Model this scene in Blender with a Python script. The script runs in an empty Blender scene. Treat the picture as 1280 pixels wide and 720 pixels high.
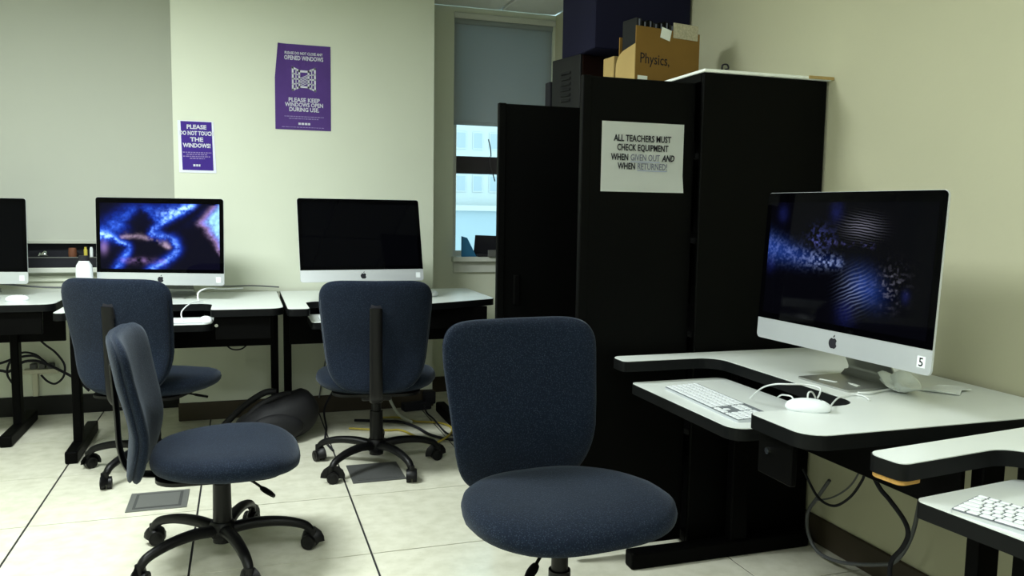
import bpy, bmesh, math, random
import numpy as np
from mathutils import Vector, Matrix, Euler

random.seed(4)
C = bpy.context.scene.collection
SC = bpy.context.scene
PI = math.pi
R = math.radians

# ------------------------------------------------------------------ camera, world, light, exposure
cam_d = bpy.data.cameras.new('camera')
cam = bpy.data.objects.new('camera', cam_d); C.objects.link(cam)
F_PX, YAW, PITCH, ROLL, CAM_H = 1020.56, 0.32005, 0.095764, 0.015062, 1.2316
cam_d.sensor_fit = 'HORIZONTAL'; cam_d.sensor_width = 36.0
cam_d.lens = F_PX / 1280.0 * 36.0
cam_d.clip_start = 0.05; cam_d.clip_end = 200
_f = Vector((math.sin(YAW)*math.cos(PITCH), math.cos(YAW)*math.cos(PITCH), -math.sin(PITCH)))
_r = Vector((math.cos(YAW), -math.sin(YAW), 0)); _u = _r.cross(_f)
_r2 = math.cos(ROLL)*_r + math.sin(ROLL)*_u; _u2 = -math.sin(ROLL)*_r + math.cos(ROLL)*_u
_m = Matrix((_r2, _u2, -_f)).transposed().to_4x4(); _m.translation = (0, 0, CAM_H)
cam.matrix_world = _m
SC.camera = cam

world = bpy.data.worlds.new('overcast_sky'); SC.world = world
world.use_nodes = True
_bg = world.node_tree.nodes['Background']
_bg.inputs['Color'].default_value = (0.62, 0.88, 1.0, 1); _bg.inputs['Strength'].default_value = 2.1

SC.view_settings.view_transform = 'Standard'
SC.view_settings.look = 'None'
SC.view_settings.gamma = 1.0
SC.view_settings.use_curve_mapping = False
SC.view_settings.exposure = 0.38

def area_light(name, loc, direction, sx, sy, energy, color):
    d = bpy.data.lights.new(name, 'AREA'); d.shape = 'RECTANGLE'; d.size = sx; d.size_y = sy
    d.energy = energy; d.color = color
    o = bpy.data.objects.new(name, d); C.objects.link(o); o.location = loc
    o.rotation_euler = Vector(direction).to_track_quat('-Z', 'Y').to_euler()
    return o
# fluorescent ceiling troffers (out of frame): (x, y, watts)
TROFFERS = ((-0.85, 2.95, 80), (-1.05, 0.95, 17), (0.30, 0.55, 17), (-1.05, -0.9, 4), (0.72, -0.9, 4))
WARM = (0.92, 1.0, 0.99)
for _x, _y, _w in TROFFERS:
    area_light('troffer_light', (_x, _y, 2.49), (0, 0, -1), 1.10, 0.50, _w, WARM)

# ------------------------------------------------------------------ materials
def mat(name, col, rough=0.6, spec=0.3, metal=0.0, var=0.06, scale=20.0, bump=0.0, bscale=200.0, coat=0.0, emit=None):
    m = bpy.data.materials.new(name); m.use_nodes = True
    nt = m.node_tree; b = nt.nodes['Principled BSDF']
    b.inputs['Roughness'].default_value = rough
    b.inputs['Specular IOR Level'].default_value = spec
    b.inputs['Metallic'].default_value = metal
    b.inputs['Coat Weight'].default_value = coat
    tc = nt.nodes.new('ShaderNodeNewGeometry')
    n = nt.nodes.new('ShaderNodeTexNoise'); n.inputs['Scale'].default_value = scale; n.inputs['Detail'].default_value = 3
    nt.links.new(tc.outputs['Position'], n.inputs['Vector'])
    mx = nt.nodes.new('ShaderNodeMix'); mx.data_type = 'RGBA'
    mx.inputs[6].default_value = (*[c*(1-var) for c in col], 1); mx.inputs[7].default_value = (*[min(1, c*(1+var)) for c in col], 1)
    nt.links.new(n.outputs['Fac'], mx.inputs[0]); nt.links.new(mx.outputs[2], b.inputs['Base Color'])
    if bump > 0:
        n2 = nt.nodes.new('ShaderNodeTexNoise'); n2.inputs['Scale'].default_value = bscale
        nt.links.new(tc.outputs['Position'], n2.inputs['Vector'])
        bp = nt.nodes.new('ShaderNodeBump'); bp.inputs['Strength'].default_value = bump; bp.inputs['Distance'].default_value = 0.002
        nt.links.new(n2.outputs['Fac'], bp.inputs['Height']); nt.links.new(bp.outputs['Normal'], b.inputs['Normal'])
    if emit:
        b.inputs['Emission Color'].default_value = (*emit[0], 1); b.inputs['Emission Strength'].default_value = emit[1]
    return m

M = {}
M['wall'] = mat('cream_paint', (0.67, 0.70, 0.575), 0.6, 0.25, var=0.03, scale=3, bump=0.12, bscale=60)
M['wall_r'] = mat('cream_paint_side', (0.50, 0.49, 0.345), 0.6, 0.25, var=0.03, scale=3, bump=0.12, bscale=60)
M['ceiling'] = mat('ceiling_panel_white', (0.72, 0.74, 0.72), 0.9, 0.1, var=0.08, scale=160, bump=0.3, bscale=150)
M['tbar'] = mat('ceiling_grid_white', (0.6, 0.62, 0.6), 0.5, 0.3)
M['base_brown'] = mat('rubber_baseboard_brown', (0.045, 0.035, 0.022), 0.5, 0.3)
M['base_black'] = mat('baseboard_black', (0.006, 0.006, 0.006), 0.5, 0.2)
M['trim'] = mat('window_trim_paint', (0.62, 0.64, 0.58), 0.5, 0.3, var=0.03)
M['blind_grey'] = mat('blind_fabric_grey', (0.35, 0.40, 0.40), 0.85, 0.1, var=0.03, scale=4, bump=0.1, bscale=500)
M['blind_pale'] = mat('blind_fabric_pale', (0.48, 0.51, 0.44), 0.85, 0.1, var=0.03, scale=4, bump=0.1, bscale=500)
M['seam'] = mat('floor_seam_black', (0.02, 0.02, 0.022), 0.7, 0.2)
M['black'] = mat('black_powder_coat', (0.0010, 0.0010, 0.0010), 0.55, 0.05, var=0.15, scale=8)
M['black_soft'] = mat('black_steel_satin', (0.0014, 0.0015, 0.0014), 0.5, 0.06, var=0.2, scale=3)
M['black_edge'] = mat('black_vinyl_edge', (0.003, 0.0034, 0.0038), 0.5, 0.12)
M['plastic'] = mat('black_plastic', (0.0032, 0.0032, 0.0036), 0.42, 0.22, var=0.1)
M['laminate'] = mat('white_laminate', (0.70, 0.74, 0.71), 0.32, 0.4, var=0.015, scale=10)
M['alu'] = mat('brushed_aluminium', (0.62, 0.65, 0.68), 0.36, 0.5, metal=0.55, var=0.02)
M['alu_dark'] = mat('stand_aluminium', (0.40, 0.41, 0.39), 0.3, 0.5, metal=0.75, var=0.02)
M['glass_black'] = mat('black_screen_glass', (0.0006, 0.0006, 0.001), 0.04, 0.05, var=0.0)
M['ink'] = mat('black_ink', (0.02, 0.02, 0.025), 0.7, 0.1)
M['ink_grey'] = mat('grey_ink', (0.17, 0.18, 0.24), 0.7, 0.1)
M['ink_blue'] = mat('pale_blue_line', (0.35, 0.40, 0.62), 0.7, 0.1)
M['white'] = mat('white_plastic', (0.80, 0.84, 0.86), 0.35, 0.4, var=0.01)
M['key_grey'] = mat('keyboard_grey', (0.15, 0.165, 0.18), 0.45, 0.4)
M['paper'] = mat('white_paper', (0.86, 0.90, 0.85), 0.8, 0.1, var=0.03, scale=9)
M['purple'] = mat('purple_print', (0.085, 0.040, 0.20), 0.7, 0.15, var=0.12, scale=9)
M['violet'] = mat('indigo_print', (0.050, 0.022, 0.23), 0.7, 0.15, var=0.12, scale=9)
M['print_w'] = mat('pale_print', (0.60, 0.60, 0.68), 0.7, 0.1)
M['print_dim'] = mat('dim_print', (0.26, 0.20, 0.42), 0.7, 0.1)
M['paper_lilac'] = mat('lilac_white_paper', (0.76, 0.78, 0.88), 0.8, 0.1)
M['card'] = mat('brown_cardboard', (0.24, 0.135, 0.035), 0.85, 0.1, var=0.12, scale=7)
M['card_pale'] = mat('pale_cardboard', (0.42, 0.30, 0.12), 0.85, 0.1, var=0.12, scale=7)
M['chip'] = mat('raw_chipboard', (0.42, 0.24, 0.07), 0.9, 0.1, var=0.35, scale=90, bump=0.6)
M['navy_box'] = mat('navy_card', (0.010, 0.010, 0.028), 0.7, 0.1, var=0.15, scale=5)
M['locker'] = mat('grey_locker_paint', (0.013, 0.0135, 0.014), 0.5, 0.15)
M['maroon'] = mat('maroon_paint', (0.014, 0.004, 0.003), 0.6, 0.1)
M['cable_grey'] = mat('grey_cable', (0.10, 0.105, 0.11), 0.5, 0.3)
M['cable_white'] = mat('white_cable', (0.75, 0.78, 0.78), 0.45, 0.3)
M['yellow'] = mat('yellow_cable', (0.42, 0.33, 0.05), 0.5, 0.3)
M['vent'] = mat('grey_floor_box', (0.17, 0.175, 0.165), 0.4, 0.4, metal=0.3)
M['vent_dark'] = mat('dark_floor_box', (0.07, 0.072, 0.07), 0.5, 0.3)
M['bag'] = mat('black_nylon', (0.009, 0.009, 0.010), 0.65, 0.25, bump=0.4, bscale=300)
M['blue'] = mat('blue_folder', (0.03, 0.16, 0.32), 0.5, 0.3)
M['chrome'] = mat('chrome', (0.55, 0.56, 0.56), 0.2, 0.5, metal=1.0)
M['brown'] = mat('brown_clay', (0.16, 0.06, 0.03), 0.6, 0.3)
M['yellow_p'] = mat('yellow_plastic', (0.60, 0.50, 0.08), 0.5, 0.3)
M['tissue'] = mat('tissue_paper', (0.72, 0.76, 0.74), 0.9, 0.05, var=0.03)
M['power_beige'] = mat('beige_raceway', (0.55, 0.54, 0.42), 0.5, 0.3)
M['facade'] = mat('pale_facade', (0.50, 0.51, 0.49), 0.8, 0.1, var=0.05, scale=0.6)
M['facade_low'] = mat('blue_grey_facade', (0.34, 0.40, 0.42), 0.8, 0.1, var=0.05, scale=0.6)
M['facade_glass'] = mat('facade_window', (0.36, 0.40, 0.42), 0.4, 0.2, var=0.05)
M['diffuser'] = mat('diffuser', (0.8, 0.8, 0.76), 0.6, 0.2, emit=((0.95, 1, 0.95), 3.0))
M['rail'] = mat('bronze_window_rail', (0.030, 0.026, 0.030), 0.5, 0.3)

def floor_material():
    m = bpy.data.materials.new('speckled_raised_floor_laminate'); m.use_nodes = True
    nt = m.node_tree; b = nt.nodes['Principled BSDF']
    g = nt.nodes.new('ShaderNodeNewGeometry')
    n1 = nt.nodes.new('ShaderNodeTexNoise'); n1.inputs['Scale'].default_value = 16; n1.inputs['Detail'].default_value = 6
    n2 = nt.nodes.new('ShaderNodeTexNoise'); n2.inputs['Scale'].default_value = 2.3; n2.inputs['Detail'].default_value = 2
    v = nt.nodes.new('ShaderNodeTexVoronoi'); v.inputs['Scale'].default_value = 55
    for n in (n1, n2, v): nt.links.new(g.outputs['Position'], n.inputs['Vector'])
    r1 = nt.nodes.new('ShaderNodeValToRGB')
    r1.color_ramp.elements[0].position = 0.3; r1.color_ramp.elements[0].color = (0.60, 0.59, 0.47, 1)
    r1.color_ramp.elements[1].position = 0.62; r1.color_ramp.elements[1].color = (0.70, 0.69, 0.57, 1)
    nt.links.new(n1.outputs['Fac'], r1.inputs['Fac'])
    mx = nt.nodes.new('ShaderNodeMix'); mx.data_type = 'RGBA'; mx.blend_type = 'MULTIPLY'; mx.inputs[0].default_value = 0.5
    r2 = nt.nodes.new('ShaderNodeValToRGB')
    r2.color_ramp.elements[0].position = 0.35; r2.color_ramp.elements[0].color = (0.92, 0.92, 0.90, 1)
    r2.color_ramp.elements[1].position = 0.6; r2.color_ramp.elements[1].color = (1, 1, 1, 1)
    nt.links.new(n2.outputs['Fac'], r2.inputs['Fac'])
    nt.links.new(r1.outputs['Color'], mx.inputs[6]); nt.links.new(r2.outputs['Color'], mx.inputs[7])
    mx2 = nt.nodes.new('ShaderNodeMix'); mx2.data_type = 'RGBA'; mx2.blend_type = 'MULTIPLY'; mx2.inputs[0].default_value = 1
    r3 = nt.nodes.new('ShaderNodeValToRGB')
    r3.color_ramp.elements[0].position = 0.0; r3.color_ramp.elements[0].color = (0.86, 0.85, 0.81, 1)
    r3.color_ramp.elements[1].position = 0.16; r3.color_ramp.elements[1].color = (1, 1, 1, 1)
    nt.links.new(v.outputs['Distance'], r3.inputs['Fac'])
    nt.links.new(mx.outputs[2], mx2.inputs[6]); nt.links.new(r3.outputs['Color'], mx2.inputs[7])
    nt.links.new(mx2.outputs[2], b.inputs['Base Color'])
    b.inputs['Roughness'].default_value = 0.2; b.inputs['Specular IOR Level'].default_value = 0.5
    return m
M['tile'] = floor_material()

def fabric_material(name, a, c, spark):
    m = bpy.data.materials.new(name); m.use_nodes = True
    nt = m.node_tree; b = nt.nodes['Principled BSDF']
    g = nt.nodes.new('ShaderNodeTexCoord')
    w = nt.nodes.new('ShaderNodeTexVoronoi'); w.inputs['Scale'].default_value = 230; w.inputs['Randomness'].default_value = 0.95
    n = nt.nodes.new('ShaderNodeTexNoise'); n.inputs['Scale'].default_value = 9; n.inputs['Detail'].default_value = 4
    nt.links.new(g.outputs['Object'], w.inputs['Vector']); nt.links.new(g.outputs['Object'], n.inputs['Vector'])
    r = nt.nodes.new('ShaderNodeValToRGB')
    r.color_ramp.elements[0].position = 0.08; r.color_ramp.elements[0].color = (*spark, 1)
    e = r.color_ramp.elements.new(0.28); e.color = (*c, 1)
    r.color_ramp.elements[-1].position = 0.65; r.color_ramp.elements[-1].color = (*a, 1)
    nt.links.new(w.outputs['Distance'], r.inputs['Fac'])
    mx = nt.nodes.new('ShaderNodeMix'); mx.data_type = 'RGBA'; mx.blend_type = 'MULTIPLY'; mx.inputs[0].default_value = 1
    r2 = nt.nodes.new('ShaderNodeValToRGB')
    r2.color_ramp.elements[0].position = 0.3; r2.color_ramp.elements[0].color = (0.78, 0.80, 0.84, 1)
    r2.color_ramp.elements[1].position = 0.7; r2.color_ramp.elements[1].color = (1, 1, 1, 1)
    nt.links.new(n.outputs['Fac'], r2.inputs['Fac'])
    nt.links.new(r.outputs['Color'], mx.inputs[6]); nt.links.new(r2.outputs['Color'], mx.inputs[7])
    nt.links.new(mx.outputs[2], b.inputs['Base Color'])
    b.inputs['Roughness'].default_value = 0.9; b.inputs['Specular IOR Level'].default_value = 0.15
    b.inputs['Sheen Weight'].default_value = 0.09; b.inputs['Sheen Roughness'].default_value = 0.5
    b.inputs['Sheen Tint'].default_value = (0.75, 0.85, 1, 1)
    bp = nt.nodes.new('ShaderNodeBump'); bp.inputs['Strength'].default_value = 0.5; bp.inputs['Distance'].default_value = 0.001
    nt.links.new(w.outputs['Distance'], bp.inputs['Height']); nt.links.new(bp.outputs['Normal'], b.inputs['Normal'])
    return m
M['fabric'] = fabric_material('navy_speckled_fabric', (0.0028, 0.0062, 0.0145), (0.0052, 0.0105, 0.0225), (0.040, 0.053, 0.076))

def display_material(name, strength):
    m = bpy.data.materials.new(name); m.use_nodes = True
    nt = m.node_tree; b = nt.nodes['Principled BSDF']
    a = nt.nodes.new('ShaderNodeVertexColor'); a.layer_name = 'picture'
    b.inputs['Base Color'].default_value = (0.0006, 0.0006, 0.001, 1); b.inputs['Roughness'].default_value = 0.04
    b.inputs['Specular IOR Level'].default_value = 0.05
    nt.links.new(a.outputs['Color'], b.inputs['Emission Color']); b.inputs['Emission Strength'].default_value = strength
    return m

def blind_material(name, col, tr):
    m = bpy.data.materials.new(name); m.use_nodes = True
    nt = m.node_tree; b = nt.nodes['Principled BSDF']; o = nt.nodes['Material Output']
    b.inputs['Base Color'].default_value = (*col, 1); b.inputs['Roughness'].default_value = 0.9; b.inputs['Specular IOR Level'].default_value = 0.1
    g = nt.nodes.new('ShaderNodeNewGeometry'); n = nt.nodes.new('ShaderNodeTexNoise'); n.inputs['Scale'].default_value = 420
    nt.links.new(g.outputs['Position'], n.inputs['Vector'])
    bp = nt.nodes.new('ShaderNodeBump'); bp.inputs['Strength'].default_value = 0.15; bp.inputs['Distance'].default_value = 0.001
    nt.links.new(n.outputs['Fac'], bp.inputs['Height']); nt.links.new(bp.outputs['Normal'], b.inputs['Normal'])
    t = nt.nodes.new('ShaderNodeBsdfTranslucent'); t.inputs['Color'].default_value = (*tr, 1)
    a = nt.nodes.new('ShaderNodeAddShader'); nt.links.new(b.outputs[0], a.inputs[0]); nt.links.new(t.outputs[0], a.inputs[1])
    nt.links.new(a.outputs[0], o.inputs['Surface'])
    return m
M['blind_grey'] = blind_material('blind_fabric_grey', (0.27, 0.30, 0.31), (0.13, 0.145, 0.15))
M['blind_pale'] = blind_material('blind_fabric_pale', (0.46, 0.475, 0.415), (0.02, 0.022, 0.02))

def glass_material():
    m = bpy.data.materials.new('window_glass'); m.use_nodes = True
    nt = m.node_tree; nt.nodes.clear()
    o = nt.nodes.new('ShaderNodeOutputMaterial'); mix = nt.nodes.new('ShaderNodeMixShader')
    t = nt.nodes.new('ShaderNodeBsdfTransparent'); g = nt.nodes.new('ShaderNodeBsdfGlossy')
    t.inputs['Color'].default_value = (0.93, 0.98, 0.98, 1); g.inputs['Roughness'].default_value = 0.02
    f = nt.nodes.new('ShaderNodeFresnel'); f.inputs['IOR'].default_value = 1.45
    nt.links.new(f.outputs[0], mix.inputs[0]); nt.links.new(t.outputs[0], mix.inputs[1]); nt.links.new(g.outputs[0], mix.inputs[2])
    nt.links.new(mix.outputs[0], o.inputs['Surface'])
    return m
M['glass'] = glass_material()

# ------------------------------------------------------------------ helpers
def obj(name, bm, m, parent=None, loc=(0, 0, 0), rot=(0, 0, 0), smooth=None):
    me = bpy.data.meshes.new(name)
    bmesh.ops.recalc_face_normals(bm, faces=bm.faces)
    bm.to_mesh(me); bm.free()
    if isinstance(m, str): m = M[m]
    me.materials.append(m)
    if smooth is not None:
        me.polygons.foreach_set('use_smooth', [True]*len(me.polygons))
        me.set_sharp_from_angle(angle=R(smooth))
    o = bpy.data.objects.new(name, me); C.objects.link(o)
    o.location = loc; o.rotation_euler = rot
    if parent: o.parent = parent
    return o
def tag(o, label, cat, group=None):
    o['label'] = label; o['category'] = cat
    if group: o['group'] = group
    return o
def thing(name, label, cat, loc=(0, 0, 0), rz=0.0, group=None):
    o = bpy.data.objects.new(name, None); C.objects.link(o); o.empty_display_size = 0.1
    o.location = loc; o.rotation_euler = (0, 0, rz)
    return tag(o, label, cat, group)
def struct(name, bm, m, parent=None, smooth=None):
    o = obj(name, bm, m, parent, smooth=smooth)
    if not parent: o['kind'] = 'structure'
    return o
def dup(root, loc, rz, label, group=None):
    r = root.copy(); C.objects.link(r); r.location = loc; r.rotation_euler = (0, 0, rz); r['label'] = label
    if group: r['group'] = group
    for ch in list(root.children):
        c = ch.copy(); C.objects.link(c); c.parent = r
        for g in list(ch.children):
            d = g.copy(); C.objects.link(d); d.parent = c
    return r
def NB(): return bmesh.new()
def box(bm, x0, x1, y0, y1, z0, z1, bev=0.0, seg=2, rz=0.0, T=None):
    r = bmesh.ops.create_cube(bm, size=1.0)
    vs = r['verts']
    bmesh.ops.scale(bm, vec=(abs(x1-x0), abs(y1-y0), abs(z1-z0)), verts=vs)
    if bev > 0:
        es = list({e for v in vs for e in v.link_edges})
        rr = bmesh.ops.bevel(bm, geom=es, offset=bev, segments=seg, affect='EDGES', profile=0.5)
        vs = list({v for f in rr['faces'] for v in f.verts} | {v for v in vs if v.is_valid})
    mt = Matrix.Translation(((x0+x1)/2, (y0+y1)/2, (z0+z1)/2))
    if rz: mt = mt @ Matrix.Rotation(rz, 4, 'Z')
    if T is not None: mt = T @ mt
    bmesh.ops.transform(bm, matrix=mt, verts=vs)
    return bm
def bx(*a, **k): return box(NB(), *a, **k)
def cyl(bm, p0, p1, r0, r1=None, n=20, caps=True):
    p0, p1 = Vector(p0), Vector(p1); r1 = r0 if r1 is None else r1
    q = (p1-p0).to_track_quat('Z', 'Y')
    a, b = [], []
    for i in range(n):
        d = q @ Vector((math.cos(2*PI*i/n), math.sin(2*PI*i/n), 0))
        a.append(bm.verts.new(p0+d*r0)); b.append(bm.verts.new(p1+d*r1))
    for i in range(n):
        j = (i+1) % n; bm.faces.new((a[i], a[j], b[j], b[i]))
    if caps:
        bm.faces.new(a[::-1]); bm.faces.new(b)
    return bm
def lathe(bm, prof, n=28, cx=0, cy=0):
    rings = []
    for r, z in prof:
        rings.append([bm.verts.new((cx+r*math.cos(2*PI*i/n), cy+r*math.sin(2*PI*i/n), z)) for i in range(n)] if r > 1e-6 else [bm.verts.new((cx, cy, z))])
    for a, b in zip(rings, rings[1:]):
        for i in range(n):
            j = (i+1) % n
            if len(a) == 1 and len(b) == 1: continue
            if len(a) == 1: bm.faces.new((a[0], b[j], b[i]))
            elif len(b) == 1: bm.faces.new((a[i], a[j], b[0]))
            else: bm.faces.new((a[i], a[j], b[j], b[i]))
    return bm
def spline(pts, sub=8):
    pts = [Vector(p) for p in pts]; out = []
    n = len(pts)
    for i in range(n-1):
        p0 = pts[max(i-1, 0)]; p1 = pts[i]; p2 = pts[i+1]; p3 = pts[min(i+2, n-1)]
        for k in range(sub):
            t = k/sub
            out.append(0.5*((2*p1)+(-p0+p2)*t+(2*p0-5*p1+4*p2-p3)*t*t+(-p0+3*p1-3*p2+p3)*t**3))
    out.append(pts[-1]); return out
def tube(bm, pts, r, n=8, sub=8, flat=None):
    """sweep a round (or flattened: flat=(half width, half height) list) section along a spline"""
    P = spline(pts, sub) if sub > 1 else [Vector(p) for p in pts]
    rings = []; N = len(P); prev = None
    for i, p in enumerate(P):
        t = (P[min(i+1, N-1)]-P[max(i-1, 0)]).normalized()
        ref = prev if prev is not None else (Vector((0, 0, 1)) if abs(t.z) < 0.9 else Vector((1, 0, 0)))
        side = t.cross(ref)
        if side.length < 1e-5: side = t.cross(Vector((1, 0, 0)))
        side.normalize(); up = side.cross(t).normalized(); prev = up
        s = i/(N-1)
        if callable(r): a, b = r(s)
        else: a = b = r
        rings.append([bm.verts.new(p+side*a*math.cos(2*PI*k/n)+up*b*math.sin(2*PI*k/n)) for k in range(n)])
    for a, b in zip(rings, rings[1:]):
        for k in range(n):
            j = (k+1) % n; bm.faces.new((a[k], a[j], b[j], b[k]))
    bm.faces.new(rings[0][::-1]); bm.faces.new(rings[-1])
    return bm
def fillet(poly, radii, seg=6):
    out = []; n = len(poly)
    for i, p in enumerate(poly):
        r = radii[i] if isinstance(radii, (list, tuple)) else radii
        p = Vector(p); a = Vector(poly[i-1])-p; b = Vector(poly[(i+1) % n])-p
        if r <= 0: out.append(p); continue
        la, lb = a.length, b.length; a.normalize(); b.normalize()
        ang = a.angle(b); d = min(r/math.tan(ang/2), la*0.49, lb*0.49); r = d*math.tan(ang/2)
        c = p+(a+b).normalized()*(r/math.sin(ang/2))
        s, e = p+a*d-c, p+b*d-c
        a0 = math.atan2(s.y, s.x); da = math.atan2(e.y, e.x)-a0
        while da > PI: da -= 2*PI
        while da < -PI: da += 2*PI
        for k in range(seg+1):
            t = a0+da*k/seg; out.append(c+Vector((math.cos(t), math.sin(t)))*r)
    return out
def prism(bm, poly, z0, z1):
    a = [bm.verts.new((p[0], p[1], z0)) for p in poly]; b = [bm.verts.new((p[0], p[1], z1)) for p in poly]
    n = len(a)
    for i in range(n):
        j = (i+1) % n; bm.faces.new((a[i], a[j], b[j], b[i]))
    bm.faces.new(a[::-1]); bm.faces.new(b)
    return bm
def prism_side(poly, x0, x1):
    bm = NB(); a = [bm.verts.new((x0, p[0], p[1])) for p in poly]; b = [bm.verts.new((x1, p[0], p[1])) for p in poly]; n = len(a)
    for i in range(n):
        j = (i+1) % n; bm.faces.new((a[i], a[j], b[j], b[i]))
    bm.faces.new(a[::-1]); bm.faces.new(b)
    return bm
def rrect(w, h, r, seg=5, cx=0, cy=0):
    return fillet([(cx-w/2, cy-h/2), (cx+w/2, cy-h/2), (cx+w/2, cy+h/2), (cx-w/2, cy+h/2)], r, seg)
def stand_up(bm, rx=PI/2):
    bmesh.ops.rotate(bm, cent=(0, 0, 0), matrix=Matrix.Rotation(rx, 3, 'X'), verts=bm.verts); return bm
def text_bm(lines, size=0.02, lead=1.25, xs=1.0, bold=0.0, shear=0.0, align='CENTER', depth=0.0003):
    """lettering as flat mesh in the xy plane, first baseline at y=0"""
    bm = NB()
    for i, s in enumerate(lines):
        cu = bpy.data.curves.new('lettering', 'FONT'); cu.body = s; cu.size = size; cu.align_x = align
        cu.offset = bold; cu.extrude = depth; cu.shear = shear; cu.resolution_u = 2
        o = bpy.data.objects.new('lettering', cu); C.objects.link(o)
        bpy.context.view_layer.update()
        me = bpy.data.meshes.new_from_object(o.evaluated_get(bpy.context.evaluated_depsgraph_get()))
        for v in me.vertices: v.co.x *= xs; v.co.y -= i*size*lead
        bm.from_mesh(me); bpy.data.objects.remove(o); bpy.data.meshes.remove(me); bpy.data.curves.remove(cu)
    return bm
def cable(name, pts, r, m, label, group=None, n=8):
    return tag(obj(name, tube(NB(), pts, r, n=n), m, smooth=60), label, 'cable', group)

# ------------------------------------------------------------------ setting
XL, XR, YF, YB, YC, ZC = -3.2, 2.04, -2.0, 5.30, 4.93, 2.54
CX0, CX1 = -0.352, 1.118                      # the pier between the two windows
T = 0.61; OX, OY = -0.797, 3.434
floor = struct('floor', bx(XL-0.1, XR+0.1, YF-0.1, YB+0.1, -0.12, -0.004), 'seam')
gap = 0.0028
def tile_range(o, lo, hi):
    i = math.floor((lo-o)/T); out = []
    while o+i*T < hi-1e-4:
        out.append((max(o+i*T, lo), min(o+(i+1)*T, hi))); i += 1
    return out
def inset(a, b): return a+gap, b-gap
tile_cache = {}
for (x0, x1) in tile_range(OX, XL, XR):
    for (y0, y1) in tile_range(OY, YF, YB):
        if y0 > YC-0.02 and x0 > CX0 and x1 < CX1: continue
        w, d = round(x1-x0, 4), round(y1-y0, 4)
        if (w, d) not in tile_cache:
            o = obj('floor_tile', bx(-w/2+0.0040, w/2-0.0040, -d/2+0.0024, d/2-0.0024, -0.004, 0.0), 'tile', floor, ((x0+x1)/2, (y0+y1)/2, 0))
            tile_cache[(w, d)] = o.data
        else:
            o = bpy.data.objects.new('floor_tile', tile_cache[(w, d)]); C.objects.link(o); o.parent = floor
            o.location = ((x0+x1)/2, (y0+y1)/2, 0)
ceiling = struct('ceiling', bx(XL-0.1, XR+0.1, YF-0.1, YB+0.1, ZC+0.02, ZC+0.1), 'tbar')
cc = {}
for (x0, x1) in tile_range(1.645-5*T, XL, XR):
    for (y0, y1) in tile_range(YB-0.42-12*T, YF, YB):
        w, d = round(x1-x0, 4), round(y1-y0, 4)
        if (w, d) not in cc:
            o = obj('ceiling_panel', bx(-w/2+0.011, w/2-0.011, -d/2+0.011, d/2-0.011, 0, 0.02, bev=0.003, seg=1), 'ceiling', ceiling, ((x0+x1)/2, (y0+y1)/2, ZC)); cc[(w, d)] = o.data
        else:
            o = bpy.data.objects.new('ceiling_panel', cc[(w, d)]); C.objects.link(o); o.parent = ceiling; o.location = ((x0+x1)/2, (y0+y1)/2, ZC)
# right wall, front wall, left wall
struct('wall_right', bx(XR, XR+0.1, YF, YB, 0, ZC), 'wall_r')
b = bx(XL, XR, YF-0.1, YF, 0, ZC)
struct('wall_front', b, 'wall')
b = bx(XL-0.1, XL, YF, YB, 0, ZC)
struct('wall_left', b, 'wall')
# back wall: window bay on the left, pier, window bay on the right
LW0, LW1, LZ0, LZ1 = -2.9, CX0+0.02, 0.862, 2.50
RW0, RW1, RZ0, RZ1 = 1.335, XR-0.015, 0.915, 2.470
b = NB(); box(b, XL, CX0, YB, YB+0.16, 0, LZ0); box(b, XL, CX0, YB, YB+0.16, LZ1, ZC); box(b, XL, LW0, YB, YB+0.16, LZ0, LZ1)
struct('wall_back_left', b, 'wall')
struct('wall_pier', bx(CX0, CX1, YC, YB+0.16, 0, ZC), 'wall')
b = NB(); box(b, CX1, XR, YB, YB+0.16, 0, RZ0); box(b, CX1, XR, YB, YB+0.16, RZ1, ZC); box(b, CX1, RW0, YB, YB+0.16, RZ0, RZ1); box(b, RW1, XR, YB, YB+0.16, RZ0, RZ1)
struct('wall_back_right', b, 'wall')
# baseboards
struct('baseboard_right', bx(XR-0.012, XR, YF, YB, 0, 0.105, bev=0.004, seg=1), 'base_brown')
struct('baseboard_pier', bx(CX0-0.006, CX1+0.006, YC-0.012, YC, 0, 0.105, bev=0.004, seg=1), 'base_brown')
struct('baseboard_back', bx(XL, CX0, YB-0.03, YB, 0, 0.11, bev=0.004, seg=1), 'base_black')
struct('baseboard_niche', bx(CX1, XR-0.012, YB-0.012, YB, 0, 0.105, bev=0.004, seg=1), 'base_brown')
# window 1 (left bay): frame, panes, sill ledge
def window(name, x0, x1, z0, z1, rails, mullions):
    b = NB(); f = 0.035; y0, y1 = YB+0.06, YB+0.11
    box(b, x0, x1, y0, y1, z0, z0+f); box(b, x0, x1, y0, y1, z1-f, z1)
    box(b, x0, x0+f, y0, y1, z0+f, z1-f); box(b, x1-f, x1, y0, y1, z0+f, z1-f)
    w = struct(name, b, 'trim')
    zs = [z0+f]+[z for r in rails for z in r]+[z1-f]
    for r in rails: obj('meeting_rail', bx(x0+f, x1-f, y0-0.015, y1, r[0], r[1], bev=0.004, seg=1), 'rail', w)
    xs = [x0+f]+[q for mm in mullions for q in (mm-0.02, mm+0.02)]+[x1-f]
    for mm in mullions: obj('mullion', bx(mm-0.02, mm+0.02, y0, y1, z0+f, z1-f), 'trim', w)
    for i in range(0, len(zs), 2):
        for k in range(0, len(xs), 2):
            obj('window_pane', bx(xs[k], xs[k+1], y0+0.02, y0+0.026, zs[i], zs[i+1]), 'glass', w)
    return w
w1 = window('window_1', LW0, LW1, LZ0, LZ1, [], [-1.65])
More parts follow.
